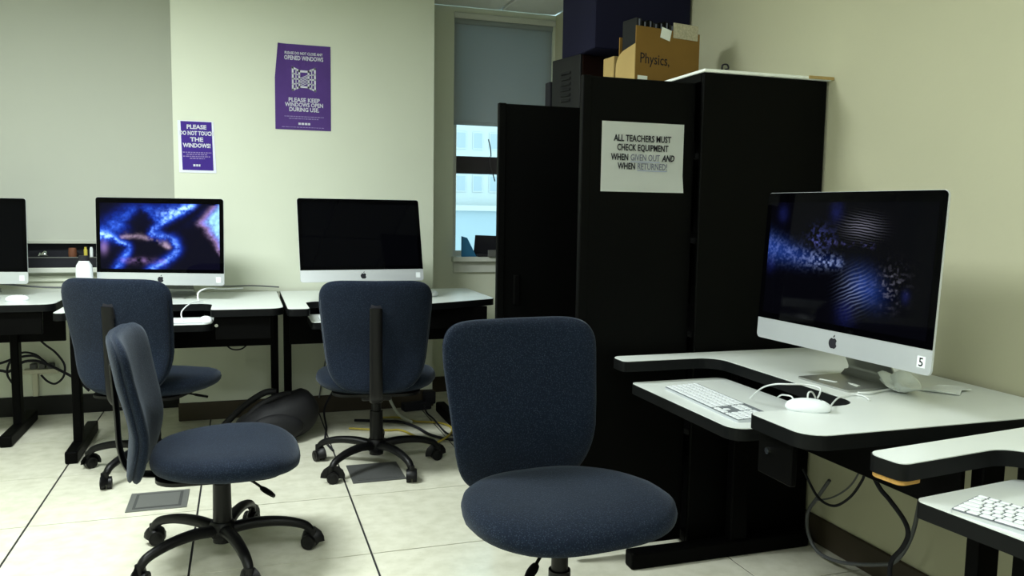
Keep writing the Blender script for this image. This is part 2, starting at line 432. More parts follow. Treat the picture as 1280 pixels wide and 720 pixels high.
struct('trim_1', bx(LW0-0.05, CX0-0.001, YB-0.07, YB+0.06, LZ0-0.03, LZ0, bev=0.006), 'trim')
struct('trim_2', bx(LW0-0.05, CX0-0.001, YB-0.018, YB, LZ0-0.085, LZ0-0.05, bev=0.004, seg=1), 'wall')
w2 = window('window_2', RW0, RW1, RZ0, RZ1, [(1.468, 1.583)], [])
cat = tube(NB(), [(1.585, YB+0.035, 1.70), (1.60, YB+0.033, 1.64), (1.605, YB+0.035, 1.585)], 0.004, n=6)
tube(cat, [(1.60, YB+0.043, 1.585), (1.603, YB+0.038, 1.53), (1.635, YB+0.035, 1.42)], 0.004, n=6)
obj('latch_cord', cat, 'rail', w2)
struct('trim_3', bx(RW0-0.004, XR-0.001, YB-0.012, YB, RZ1-0.004, RZ1+0.035, bev=0.004, seg=1), 'trim')
struct('trim_4', bx(RW0-0.01, XR-0.001, YB-0.06, YB+0.06, RZ0-0.035, RZ0, bev=0.006), 'trim')
struct('trim_5', bx(RW0, XR-0.001, YB-0.02, YB, RZ0-0.11, RZ0-0.035, bev=0.004, seg=1), 'trim')
# blinds
def blind(label, x0, x1, z0, z1, y, m):
    t = thing('roller_blind', label, 'blind', ((x0+x1)/2, y, z0))
    w = (x1-x0)/2
    obj('shade', bx(-w, w, -0.0015, 0.0015, 0.02, z1-z0), m, t)
    obj('hem_bar', bx(-w, w, -0.008, 0.008, 0, 0.022, bev=0.004), m, t)
    b = cyl(NB(), (-w, 0.0, z1-z0-0.01), (w, 0.0, z1-z0-0.01), 0.022, n=16)
    obj('roller_tube', b, m, t, smooth=40)
    return t
blind('wide pale roller blind drawn almost to the sill of the left window', LW0+0.02, CX0-0.004, 0.998, 2.515, YB-0.032, 'blind_pale')
blind('grey roller blind half drawn over the window beside the black cabinet', RW0+0.004, RW1-0.002, 1.785, RZ1-0.002, YB+0.025, 'blind_grey')

# building across the street
t = thing('facade_building', 'pale building across the street seen through the right window', 'building', (17.0, 60.0, -20))
obj('wall', bx(-14, 14, 0, 8, 0, 31), 'facade', t)
obj('lower_storey', bx(-14, 14, -0.5, 0, 0, 21.1), 'facade_low', t)
obj('parapet', bx(-14.1, 14.1, -0.9, 0, 21.1, 21.5), 'facade', t)
for i in range(-8, 9):
    for zz in (22.5, 25.7):
        wf = obj('window', bx(-0.40+i*1.3, 0.40+i*1.3, -0.08, 0, zz, zz+1.3, bev=0.01, seg=1), 'facade', t)
        obj('pane', bx(-0.32+i*1.3, 0.32+i*1.3, -0.10, -0.07, zz+0.1, zz+1.2), 'facade_glass', wf)

# ceiling troffers
for (x, y, _w), lb in zip(TROFFERS, ('above the desks by the pier', 'above the open floor at left', 'above the aisle beside right desks', 'behind the viewer at left', 'behind the viewer at right')):
    t = thing('ceiling_light', 'recessed fluorescent ceiling light '+lb, 'ceiling light', (x, y, ZC))
    b = NB()
    box(b, -0.60, 0.60, -0.30, -0.27, -0.03, 0); box(b, -0.60, 0.60, 0.27, 0.30, -0.03, 0); box(b, -0.60, -0.57, -0.27, 0.27, -0.03, 0); box(b, 0.57, 0.60, -0.27, 0.27, -0.03, 0)
    obj('frame', b, 'tbar', t)
    obj('diffuser', bx(-0.57, 0.57, -0.27, 0.27, -0.02, -0.005), M['diffuser'], t)

# ------------------------------------------------------------------ desks
def desk(label, loc, rz, W, D, strip, notch_u, notch_d, slant=0.0, slant_back=0.0, tray=True, tray_u=None, lock=None, legs=(0.035, None), foot=(0.09, 0.78), leg_v=0.42, H=0.74, box_u=None, back_leg=None, back_v=0.62):
    t = thing('computer_desk', label, 'desk', loc, rz)
    W2 = W
    front = lambda u: slant*max(0, (u-notch_u))/(W-notch_u)
    poly = [(0, 0), (strip, 0), (strip, notch_d), (notch_u, notch_d+0.02*(slant > 0)), (notch_u, slant*0.35), (W, slant), (W, D+slant_back), (0, D)]
    rad = [0.03, 0.02, 0.07, 0.07, 0.02, 0.06, 0.01, 0.01]
    p = fillet(poly, rad)
    obj('edge_band', prism(NB(), p, H-0.036, H-0.002), 'black_edge', t, smooth=40)
    c = Vector((W/2, D/2))
    poly2 = [(0.002, 0.002), (strip-0.002, 0.002), (strip-0.002, notch_d+0.002), (notch_u+0.002, notch_d+0.002+0.02*(slant > 0)), (notch_u+0.002, slant*0.35+0.002), (W-0.002, slant+0.002), (W-0.002, D+slant_back-0.002), (0.002, D-0.002)]
    obj('desktop', prism(NB(), fillet(poly2, rad), H-0.004, H), 'laminate', t, smooth=40)
    if tray:
        u0, u1 = tray_u or (strip-0.01, notch_u-0.1)
        p = fillet([(u0, 0.03), (u1, 0.03), (u1, notch_d+0.03), (u0, notch_d+0.03)], [0.02, 0.05, 0.01, 0.03])
        k = obj('keyboard_tray', prism(NB(), p, H-0.077, H-0.072), 'laminate', t, smooth=40)
        obj('tray_edge', prism(NB(), fillet([(u0-.001, 0.029), (u1+.001, 0.029), (u1+.001, notch_d+0.03), (u0-.001, notch_d+0.03)], [0.02, 0.05, 0.01, 0.03]), H-0.107, H-0.0745), 'black_edge', k, smooth=40)
        for ua in (u0+0.05, u1-0.08):
            obj('tray_rail', prism_side([(0.08, H-0.125), (notch_d+0.2, H-0.125), (notch_d+0.2, H-0.036), (notch_d+0.10, H-0.036), (notch_d+0.03, H-0.107), (0.08, H-0.107)], ua, ua+0.03), 'black', t)
    v = notch_d+0.13
    obj('modesty_panel', bx(0.03, W-0.03, v, v+0.018, H-0.245, H-0.036, bev=0.003, seg=1), 'black', t)
    bu = box_u or (notch_u+0.02, W-0.06)
    bb = NB(); box(bb, bu[0], bu[1], slant*0.7+0.03, slant*0.7+0.048, H-0.15, H-0.036, bev=0.003, seg=1)
    ap = obj('apron', bb, 'black', t)
    if lock: obj('lock', cyl(NB(), (lock[0], slant*0.7+0.03, lock[1]), (lock[0], slant*0.7+0.022, lock[1]), 0.008, n=14), 'chrome', ap, smooth=40)
    for li, u in enumerate((legs[0], (W-legs[0]) if legs[1] is None else legs[1])):
        lv_, ft_ = (back_v, (back_v-0.10, 0.80)) if li == back_leg else (leg_v, foot)
        b = bx(u-0.02, u+0.02, lv_-0.035, lv_+0.035, 0.055, H-0.036, bev=0.006)
        lg = obj('leg', b, 'black', t)
        obj('foot', bx(u-0.028, u+0.028, ft_[0], ft_[1], 0.0, 0.06, bev=0.008), 'black', lg)
    return t

d1 = desk('white computer desk with black edges carrying the large lit monitor at right', (1.185, 2.495, 0), -PI/2, 1.025, 0.845, 0.10, 0.795, 0.345, tray_u=(0.095, 0.695), lock=(0.845, 0.655), legs=(0.035, 0.985), leg_v=0.50, foot=(0.07, 0.80), box_u=(0.80, 0.93), back_leg=1, back_v=0.575)
d2 = desk('nearest white desk at the bottom right corner with chipped edge', (1.225, 1.345, 0), -PI/2+R(7), 1.0, 0.80, 0.095, 0.79, 0.33, tray_u=(0.10, 0.72), legs=(0.05, 0.96), leg_v=0.50, foot=(0.12, 0.74))
obj('exposed_chipboard', prism(NB(), fillet([(0.004, 0.003), (0.090, 0.003), (0.090, 0.06), (0.004, 0.13)], [0.03, 0.015, 0.02, 0.02]), 0.694, 0.7042), 'chip', d2, smooth=40)['label'] = 'raw orange chipboard under the chipped corner'
d3 = desk('white desk by the wall pier under the colourful lit monitor', (-0.812, 4.075, 0), 0, 1.0, 0.835, 0.055, 0.665, 0.27, tray_u=(0.06, 0.672), lock=(0.69, 0.66), legs=(0.028, 0.975), leg_v=0.36, foot=(0.15, 0.75), back_leg=1)
d4 = desk('white desk by the wall pier under the dark tilted monitor', (0.203, 4.03, 0), 0, 1.125, 0.875, 0.105, 0.70, 0.31, slant=0.27, tray_u=(0.115, 0.69), lock=(0.16, 0.66), legs=(0.028, 0.93), leg_v=0.40, foot=(0.15, 0.75), back_leg=0)
d5 = desk('white desk at the left edge of the view under the window', (-1.945, 4.45, 0), 0, 1.07, 0.80, 0.08, 0.55, 0.28, tray=True, tray_u=(0.085, 0.54), legs=(0.04, 0.80), leg_v=0.42, foot=(0.15, 0.72))

# ------------------------------------------------------------------ monitors (all-in-one computers)
def emblem_bm(s):
    """fruit silhouette with bite and leaf, in the xy plane, about s tall"""
    pts = []
    for i in range(40):
        a = 2*PI*i/40
        x = 0.46*math.cos(a); y = 0.46*math.sin(a)
        x *= 1.0+0.04*math.sin(a)
        y -= 0.10*math.exp(-(x/0.10)**2)*(1 if y > 0 else -0.7)
        dx, dy = x-0.56, y-0.04
        dd = math.hypot(dx, dy)
        if dd < 0.24: x, y = 0.56+dx/dd*0.24, 0.04+dy/dd*0.24
        pts.append((x*s, y*s-0.08*s))
    bm = prism(NB(), pts, 0, 0.0004)
    leaf = [(0.0, 0.40), (0.02, 0.52), (0.12, 0.62), (0.17, 0.63), (0.15, 0.50), (0.07, 0.42)]
    prism(bm, [(x*s, y*s) for x, y in leaf], 0, 0.0004)
    return bm
def picture_mesh(name, w, h, nx, ny, fn, m, parent, loc=(0, 0, 0)):
    """a fine grid whose colour attribute holds the screen picture"""
    xs = np.linspace(-w/2, w/2, nx+1); zs = np.linspace(0, h, ny+1)
    V = [(x, 0, z) for z in zs for x in xs]
    Fc = [(j*(nx+1)+i, j*(nx+1)+i+1, (j+1)*(nx+1)+i+1, (j+1)*(nx+1)+i) for j in range(ny) for i in range(nx)]
    me = bpy.data.meshes.new(name); me.from_pydata(V, [], Fc); me.materials.append(m)
    at = me.color_attributes.new('picture', 'FLOAT_COLOR', 'POINT')
    U, W = np.meshgrid(np.linspace(0, 1, nx+1), np.linspace(0, 1, ny+1))
    rgb = np.clip(fn(U, W), 0, 4)
    col = np.ones((ny+1, nx+1, 4), np.float32); col[..., :3] = rgb
    at.data.foreach_set('color', col.ravel())
    o = bpy.data.objects.new(name, me); C.objects.link(o); o.parent = parent; o.location = loc
    return o
def vnoise(u, v, seed):
    rg = np.random.RandomState(seed); g = rg.rand(64, 64)
    iu, iv = np.floor(u).astype(int), np.floor(v).astype(int); fu, fv = u-iu, v-iv
    fu = fu*fu*(3-2*fu); fv = fv*fv*(3-2*fv)
    G = lambda a, b: g[a % 64, b % 64]
    return (G(iu, iv)*(1-fu)+G(iu+1, iv)*fu)*(1-fv)+(G(iu, iv+1)*(1-fu)+G(iu+1, iv+1)*fu)*fv
def fbm(u, v, seed, o=4):
    s = 0; a = 0.5
    for k in range(o): s = s+a*vnoise(u*2**k, v*2**k, seed+k); a *= 0.5
    return s/0.94
def seg_dist(U, W, pts, asp=1.78):
    d = np.full(U.shape, 9.0); tt = np.zeros(U.shape)
    P = spline([(x*asp, y, 0) for x, y in pts], 10)
    for k, p in enumerate(P):
        dd = np.hypot(U*asp-p.x, W-p.y); mk = dd < d
        d = np.where(mk, dd, d); tt = np.where(mk, k/len(P), tt)
    return d, tt
def pic_bright(U, W):
    n = fbm(U*9, W*6, 3); n2 = fbm(U*44, W*28, 11); n3 = fbm(U*22+5, W*15, 17)
    Ud = U+0.05*(n-0.5)+0.02*(n2-0.5); Wd = W+0.08*(n-0.5)+0.03*(n2-0.5)
    d1_, _ = seg_dist(Ud, Wd, [(0.02, 0.52), (0.12, 0.66), (0.30, 0.84), (0.55, 0.86), (0.78, 0.98)])
    d2_, _ = seg_dist(Ud, Wd, [(0.78, 0.97), (0.58, 0.78), (0.43, 0.57), (0.60, 0.48), (0.655, 0.32), (0.54, 0.12), (0.42, 0.0)])
    d3_, _ = seg_dist(Ud, Wd, [(0.0, 0.54), (0.12, 0.46), (0.23, 0.32), (0.18, 0.14), (0.13, 0.0)])
    d4_, _ = seg_dist(Ud, Wd, [(0.20, 0.51), (0.36, 0.48), (0.50, 0.42), (0.58, 0.36)])
    d5_, _ = seg_dist(Ud, Wd, [(0.18, 0.10), (0.34, 0.13), (0.52, 0.12)])
    k = np.exp(-(d1_/0.15)**2)*0.75+np.exp(-(d2_/0.070)**2)*0.95+np.exp(-(d3_/0.065)**2)*0.95
    hole = 1/(1+np.exp(-((0.215-np.abs((Ud-0.34)*1.78)-np.abs(Wd-0.71)*0.9)*38)))
    k = np.clip(k*(0.35+1.1*n2), 0, 1.5)*(1-0.97*hole)
    blk, _ = seg_dist(Ud, Wd, [(0.56, 0.60), (0.74, 0.78), (0.88, 1.0)])
    dark = 1-0.97*np.exp(-(blk/0.085)**2)*np.clip((U-0.50)*12, 0, 1)
    k *= dark
    rgb = np.stack([0.004*k+0.05*k**4, 0.022*k+0.13*k**3, 0.30*k+0.42*k**2], -1)
    hi = (np.exp(-(d1_/0.045)**2)*np.clip((U-0.45)*5, 0, 1)*1.0+np.exp(-(d3_/0.022)**2)*0.55*np.clip((W-0.28)*6, 0, 1)+np.exp(-(d2_/0.022)**2)*0.30)*dark
    rgb += np.stack([0.30*hi, 0.50*hi, 0.75*hi], -1)*(np.clip(n2-0.25, 0, 1)*2.2)[..., None]*(1-hole)[..., None]
    e = np.exp(-(d4_/0.035)**2)*np.clip(n3-0.3, 0, 1)*1.6; g5 = np.exp(-(d5_/0.045)**2)*np.clip(n3-0.3, 0, 1)*1.4
    rgb += np.stack([0.34*e, 0.25*e, 0.34*e], -1)+np.stack([0.20*g5, 0.12*g5, 0.30*g5], -1)
    cd = ((1.02-Ud)*1.78)/0.33+np.abs(Wd-0.72)/0.42
    cc_ = np.clip((1.0-cd)*2.6, 0, 1); edge = np.exp(-((cd-0.95)/0.16)**2)*np.clip((U-0.7)*9, 0, 1)*(W < 0.98)
    rgb += np.stack([0.28*cc_**2+0.20*edge, 0.58*cc_**2+0.13*edge, 0.85*cc_+0.26*edge], -1)*(0.45+0.9*n2)[..., None]
    lo = np.exp(-(((U-0.03)/0.03)**2+((W-0.33)/0.09)**2)); rgb += np.stack([0.16*lo, 0.10*lo, 0.24*lo], -1)
    rgb += np.array([0.002, 0.002, 0.007])
    return rgb*1.25
def pic_ripple(U, W):
    n = fbm(U*6, W*5, 21); n2 = fbm(U*70, W*50, 31, 3)
    rip = 0.5+0.5*np.sin((W*95+U*22+5*n)*3.1)
    rip2 = 0.5+0.5*np.sin((W*80-U*70+6*n)*2.5)
    rgb = np.zeros(U.shape+(3,)); rgb += np.array([0.0008, 0.0008, 0.0018])
    dA, _ = seg_dist(U, W, [(0.0, 0.60), (0.15, 0.56), (0.30, 0.52), (0.50, 0.505)])
    wA = np.exp(-(dA/(0.10-0.12*np.clip(U, 0, 0.5)))**2)
    blue = np.array([0.012, 0.035, 0.19]); pale = np.array([0.16, 0.20, 0.34]); grey = np.array([0.13, 0.13, 0.17])
    left = np.clip(1-U*2.6, 0, 1); mid = np.exp(-((U-0.42)/0.13)**2)
    rgb += (wA*(0.5+n2))[..., None]*blue*(0.35+left)[..., None]+(wA*np.clip(n2-0.38, 0, 1)*3.2*(0.30+mid))[..., None]*pale
    gB = np.exp(-(((U-0.665)/0.085)**2+((W-0.34+0.5*(U-0.66))/0.115)**2))
    rgb += (gB*(0.4+0.9*n2))[..., None]*blue*0.95
    gB2 = np.exp(-(((U-0.60)/0.07)**2+((W-0.30)/0.12)**2))
    rgb += (gB2*rip2**3)[..., None]*pale*0.9
    gC = np.exp(-(((U-0.80)/0.07)**2+((W-0.36)/0.13)**2))
    rgb += (gC*np.clip(n2-0.5, 0, 1)*3.0)[..., None]*grey*0.9
    gD = np.exp(-(((U-0.61)/0.085)**2+((W-0.80)/0.075)**2))
    rgb += (gD*rip**4)[..., None]*grey*1.5
    gE = np.exp(-(((U-0.36)/0.07)**2+((W-0.70)/0.085)**2))
    rgb += (gE*np.clip(n2-0.42, 0, 1)*3)[..., None]*np.array([0.04, 0.05, 0.20])
    dF, _ = seg_dist(U, W, [(0.30, 0.66), (0.5, 0.665), (0.68, 0.66)])
    rgb += (np.exp(-(dF/0.02)**2)*np.clip(n2-0.5, 0, 1)*3)[..., None]*np.array([0.05, 0.05, 0.16])
    for (u0, w0, s) in ((0.45, 0.92, 0.035), (0.56, 0.12, 0.05), (0.09, 0.90, 0.03), (0.88, 0.30, 0.02), (0.03, 0.45, 0.03)):
        rgb += (np.exp(-(((U-u0)/s)**2+((W-w0)/(s*2.2))**2))*(0.5+n2))[..., None]*np.array([0.004, 0.006, 0.045])
    return rgb*0.8
def pic_off(U, W):
    return np.zeros(U.shape+(3,))+np.array([0.0006, 0.0007, 0.001])
MW, MH, CH = 0.65, 0.447, 0.063
def monitor(label, x, y, z, yaw, tilt, pic, strength, res=(160, 90), sticker=None, H=0.74, stand_off=0.0):
    """x, y, z: lower front edge of the chin"""
    n = Vector((-math.sin(yaw), math.cos(yaw), 0))
    t = thing('desktop_monitor', label, 'computer', (x, y, H), yaw)
    dz = z-H
    # frame of the tilted panel
    def put(o):
        o.parent = t; o.location = (0, 0, dz); o.rotation_euler = (-tilt, 0, 0); return o
    b = NB(); p = rrect(MW, MH, 0.014, 5, 0, MH/2)
    prism(b, p, 0, 0.006); stand_up(b)
    bmesh.ops.translate(b, vec=(0, 0.006, 0), verts=b.verts)
    # bulged back shell
    ring0 = [(q.x, q.y) for q in rrect(MW-0.004, MH-0.004, 0.014, 5, 0, MH/2)]
    rings = []
    for s, dep in ((1.0, 0.0), (0.86, 0.010), (0.6, 0.024), (0.3, 0.034), (0.05, 0.037)):
        rings.append([b.verts.new((q[0]*s, 0.006+dep, MH/2+(q[1]-MH/2)*s)) for q in ring0])
    for a_, c_ in zip(rings, rings[1:]):
        for i in range(len(a_)): j = (i+1) % len(a_); b.faces.new((a_[i], a_[j], c_[j], c_[i]))
    b.faces.new(rings[-1])
    put(obj('chassis', b, 'alu', smooth=35))
    b = prism(NB(), fillet([(-MW/2+0.001, CH), (MW/2-0.001, CH), (MW/2-0.001, MH-0.001), (-MW/2+0.001, MH-0.001)], [0, 0, 0.013, 0.013], 5), 0, 0.0012)
    stand_up(b)
    put(obj('front_glass', b, 'glass_black', smooth=35))
    dm = display_material('display_picture', strength)
    bez = 0.026
    d = picture_mesh('display', MW-2*bez*0.82, MH-CH-2*bez*0.9, res[0], res[1], pic, dm, t)
    d.location = Vector((0, -0.0016, dz))+Matrix.Rotation(-tilt, 3, 'X') @ Vector((0, 0, CH+bez*0.7)); d.rotation_euler = (-tilt, 0, 0)
    b = stand_up(emblem_bm(0.034)); bmesh.ops.translate(b, vec=(0, -0.0003, CH*0.50), verts=b.verts)
    e = put(obj('emblem', b, 'ink')); e['label'] = 'dark bitten fruit emblem'
    if sticker is not None:
        b = bx(MW/2-0.042, MW/2-0.018, -0.0006, 0, 0.016, 0.044)
        s = put(obj('number_sticker', b, 'white')); s['label'] = 'small white sticker at the lower right corner'
        if sticker:
            b = text_bm([sticker], 0.030, bold=0.0004, depth=0.0001); stand_up(b); bmesh.ops.translate(b, vec=(MW/2-0.030, -0.0008, 0.0195), verts=b.verts)
            obj('numeral', b, 'ink', s)
    # stand: neck and foot
    b = NB(); hz = dz+0.16
    so = stand_off
    P = [(0.205, 0.006), (0.220, 0.02), (0.218, 0.045), (0.15, hz*0.55), (0.05+math.sin(tilt)*0.15, hz)]
    prof = []
    for (yy, zz) in P: prof.append((yy, zz))
    wv = [0.10, 0.095, 0.085, 0.085, 0.085]
    last = None
    for (yy, zz), w in zip(spline([(0, a_, c_) for a_, c_ in prof], 4)[::1] and [(q.y, q.z) for q in spline([(0, a_, c_) for a_, c_ in prof], 4)], [0.10]*5+[0.088]*20):
        cur = [b.verts.new((so-w, yy, zz)), b.verts.new((so+w, yy, zz)), b.verts.new((so+w, yy+0.005, zz)), b.verts.new((so-w, yy+0.005, zz))]
        if last:
            for i in range(4): j = (i+1) % 4; b.faces.new((last[i], last[j], cur[j], cur[i]))
        else: b.faces.new(cur)
        last = cur
    b.faces.new(last[::-1])
    obj('stand_neck', b, 'alu_dark', t, smooth=50)
    obj('stand_foot', prism(NB(), rrect(0.205, 0.185, 0.008, 4, so, 0.135), 0, 0.006), 'alu_dark', t, smooth=40)
    return t
m1 = monitor('large all-in-one computer with dim blue ripple picture and sticker numbered five', 1.545, 1.84, 0.848, R(-87), R(3), pic_ripple, 1.0, (420, 240), '5', stand_off=-0.08)
m2 = monitor('all-in-one computer showing a bright blue and white abstract picture', -0.401, 4.548, 0.817, R(-17), R(1.5), pic_bright, 1.0, (220, 124), '')
m3 = monitor('all-in-one computer with a black screen tilted back against the pier', 0.605, 4.296, 0.845, R(3.8), R(16), pic_off, 1.0, (4, 4), '')
m4 = monitor('all-in-one computer with a black screen cut off by the left frame edge', -1.39, 4.90, 0.805, R(-9), R(1.5), pic_off, 1.0, (4, 4), '')

# ------------------------------------------------------------------ swivel chairs
def cushion(bm, outline, zmap, rings, thick):
    """outline: list of (x, y) about the origin; rings: list of (scale, level) from top centre to bottom centre"""
    rs = []
    for s, lv in rings:
        if s == 0: rs.append([bm.verts.new(zmap(0, 0, lv))])
        else: rs.append([bm.verts.new(zmap(x*s, y*s, lv)) for x, y in outline])
    n = len(outline)
    for a, b in zip(rs, rs[1:]):
        for i in range(n):
            j = (i+1) % n
            if len(a) == 1: bm.faces.new((a[0], b[j], b[i]))
            elif len(b) == 1: bm.faces.new((a[i], a[j], b[0]))
            else: bm.faces.new((a[i], a[j], b[j], b[i]))
    return bm
RINGS = [(0, 1.0), (0.25, 0.99), (0.5, 0.96), (0.7, 0.92), (0.84, 0.80), (0.93, 0.60), (0.982, 0.32), (1.0, 0.0), (0.99, -0.34), (0.955, -0.64), (0.89, -0.87), (0.80, -1.0), (0.4, -1.0), (0, -1.0)]
def seat_bm():
    out = []
    for i in range(56):
        a = 2*PI*i/56; c, s = math.cos(a), math.sin(a); e = 2/2.9
        x = 0.245*math.copysign(abs(c)**e, c); y = math.copysign(abs(s)**e, s)
        hw = 0.282 if x > 0.0 else 0.282-0.05*((0.0-x)/0.25)
        if x > 0.06: hw -= 0.012*((x-0.06)/0.19)**2
        out.append((x+0.02, y*hw))
    def zm(x, y, lv):
        z = 0.041*lv
        if x > 0.10: z -= 0.7*(x-0.10)**2*(1 if lv > -0.5 else 0.7)
        z += 0.10*max(0, abs(y)-0.10)**1.5*0.9*(lv > 0)-0.006*(lv > 0)*math.exp(-((x+0.03)**2+y*y)/0.02)
        if x < -0.16 and lv > 0: z += 0.25*(x+0.16)*-0.3
        return (x, y, z)
    return cushion(NB(), out, zm, RINGS, 0)
def back_bm(x0, half, h, wt, wb, rings):
    """backrest pad: local x is thickness (front +x), z measured from its lower edge"""
    out = []
    for i in range(64):
        a = 2*PI*i/64; c, s = math.cos(a), math.sin(a)
        e = 2/6.5 if s > 0 else 2/3.8
        y = math.copysign(abs(c)**e, c); z = math.copysign(abs(s)**e, s)
        zz = (z+1)/2
        w = wb+(wt-wb)*min(1, zz*1.15)
        out.append((y*w, z*h/2))
    def zm(y, z, lv):
        zz = z/h+0.5
        x = x0+half*lv+1.0*y*y*0.75-0.035*math.sin(zz*PI*0.9)*0-0.05*(zz-0.35)**2+0.022*math.exp(-((zz-0.35)/0.22)**2)
        return (x, y, z+h/2)
    return cushion(NB(), out, zm, rings, 0)
def make_chair(label, loc, facing, seat_h, back_top, arm0, post_lean=0.0):
    t = thing('swivel_chair', label, 'chair', loc, facing, 'navy swivel chairs in the room')
    pl = 'plastic'
    # five-armed base
    hub = lathe(NB(), [(0.0, 0.075), (0.036, 0.075), (0.046, 0.09), (0.044, 0.125), (0.036, 0.135), (0.0, 0.135)])
    obj('hub', hub, pl, t, smooth=40)
    for k in range(5):
        a = arm0+k*2*PI/5
        d = Vector((math.cos(a), math.sin(a), 0))
        pts = [d*0.03+Vector((0, 0, 0.105)), d*0.11+Vector((0, 0, 0.116)), d*0.20+Vector((0, 0, 0.112)), d*0.275+Vector((0, 0, 0.092)), d*0.300+Vector((0, 0, 0.068))]
        lg = obj('base_arm', tube(NB(), pts, lambda s: (0.024-0.009*s, 0.021-0.007*s), n=12, sub=6), pl, t, smooth=50)
        ca = a+random.uniform(-1.0, 1.0)+PI/2
        q = Vector((math.cos(ca), math.sin(ca), 0)); f = Vector((-q.y, q.x, 0))
        c0 = d*0.305; b = NB()
        for sgn in (-1, 1):
            c1 = c0+f*0.008+Vector((0, 0, 0.0265))
            w0, w1 = c1+q*sgn*0.004, c1+q*sgn*0.023
            cyl(b, w0, w1, 0.0265, n=20)
            cyl(b, w1, w1+q*sgn*0.002, 0.019, 0.015, n=16)
        cyl(b, c0+Vector((0, 0, 0.045)), c0+Vector((0, 0, 0.078)), 0.013, n=12)
        hood = [c0+f*(0.008+0.031*math.cos(h))+Vector((0, 0, 0.0275+0.031*math.sin(h))) for h in np.linspace(-0.25, PI+0.1, 9)]
        tube(b, hood, lambda s: (0.024, 0.004), n=8, sub=1)
        obj('caster', b, pl, lg, smooth=45)
    # gas column
    top = seat_h-0.115
    b = NB(); cyl(b, (0, 0, 0.06), (0, 0, min(0.125+0.145, top-0.03)), 0.033, 0.030); cyl(b, (0, 0, 0.12), (0, 0, top), 0.023)
    obj('gas_column', b, pl, t, smooth=40)
    obj('seat_mechanism', bx(-0.13, 0.11, -0.07, 0.07, seat_h-0.130, seat_h-0.090, bev=0.012), pl, t, smooth=40)
    lv = tube(NB(), [(0.04, -0.04, seat_h-0.115), (0.10, -0.10, seat_h-0.125), (0.135, -0.14, seat_h-0.140)], 0.0045, n=8)
    lv2 = tube(lv, [(0.132, -0.137, seat_h-0.139), (0.150, -0.157, seat_h-0.147), (0.172, -0.182, seat_h-0.157)], lambda s: (0.006+0.008*math.sin(PI*min(1, s*0.9+0.1)), 0.006), n=10)
    obj('lever', lv2, pl, t, smooth=50)
    obj('seat', seat_bm(), 'fabric', t, (0, 0, seat_h-0.043), smooth=70)
    pan = prism(NB(), rrect(0.40, 0.40, 0.08, 6), -0.012, 0.0)
    obj('seat_pan', pan, pl, t, (0, 0, seat_h-0.082), smooth=40)
    # back support bar and back
    h = 0.505; zb = back_top-h
    bar = tube(NB(), [(-0.08, 0, seat_h-0.105), (-0.20, 0, seat_h-0.108), (-0.285, 0, seat_h-0.09), (-0.318, 0, seat_h-0.02), (-0.326, 0, zb+0.22), (-0.336, 0, zb+0.385)], lambda s: (0.031-0.004*s, 0.009), n=10, sub=6)
    obj('back_support', bar, pl, t, smooth=50)
    kb = NB(); box(kb, -0.331, -0.305, -0.027, 0.027, zb+0.33, zb+0.435, bev=0.008)
    obj('bar_guide', kb, 'ink', t, smooth=40)
    rf = [(0, 1.0), (0.3, 0.99), (0.6, 0.96), (0.8, 0.88), (0.92, 0.66), (0.98, 0.35), (1.0, 0.0), (0.985, -0.3), (0.95, -0.5), (0.9, -0.6), (0.5, -0.6), (0, -0.6)]
    obj('backrest', back_bm(0, 0.026, h, 0.250, 0.212, rf), 'fabric', t, (-0.262, 0, zb), (0, R(-4), 0), smooth=70)
    rb = [(0, 0.6), (0.5, 0.6), (0.93, 0.6), (0.975, 0.2), (0.985, -0.1), (0.965, -0.5), (0.9, -0.8), (0.7, -0.95), (0.4, -1.0), (0, -1.0)]
    obj('back_cover', back_bm(0, 0.014, h, 0.247, 0.209, rb), 'fabric', t, (-0.281, 0, zb+0.001), (0, R(-4), 0), smooth=70)
    return t
f = R(276)
make_chair('nearest navy swivel chair facing the camera in front of black cabinet', (0.798, 1.965, 0), f, 0.500, 0.915, R(20))
f = R(-1)
make_chair('navy swivel chair in side view facing right on the open floor', (-0.08, 2.94, 0), f, 0.425, 0.822, R(70.5)-f)
f = R(81)
make_chair('navy swivel chair seen from behind at the dark tilted monitor', (0.595, 3.82, 0), f, 0.475, 0.920, R(4)-f)
f = R(66)
make_chair('navy swivel chair seen from behind turned half right at brightly lit monitor', (-0.405, 4.06, 0), f, 0.465, 0.920, R(164)-f)

# ------------------------------------------------------------------ black storage cabinet, open doors, things on top
KX0, KX1, KY0, KY1, KZ = 1.517, 2.030, 2.515, 3.40, 1.712
t = thing('storage_cabinet', 'tall black steel storage cabinet with both doors open beside right wall', 'cabinet', (KX0, KY0, 0))
W_, D_ = KX1-KX0, KY1-KY0
b = NB(); th = 0.018
box(b, 0, W_, 0, th, 0.03, KZ, bev=0.004, seg=1); box(b, 0, W_, D_-th, D_, 0.03, KZ, bev=0.004, seg=1); box(b, W_-th, W_, th, D_-th, 0.03, KZ)
box(b, 0, W_-th, th, D_-th, KZ-0.03, KZ-0.002); box(b, 0, W_-th, th, D_-th, 0.03, 0.07)
obj('body', b, 'black_soft', t)
for z in (0.42, 0.78, 1.12, 1.42): obj('shelf', bx(0.02, W_-th, th, D_-th, z, z+0.02), 'black', t)
for cx_, cy_ in ((0.03, 0.03), (W_-0.03, 0.03), (0.03, D_-0.03), (W_-0.03, D_-0.03)):
    obj('foot', bx(cx_-0.02, cx_+0.02, cy_-0.02, cy_+0.02, 0, 0.03), 'black', t)
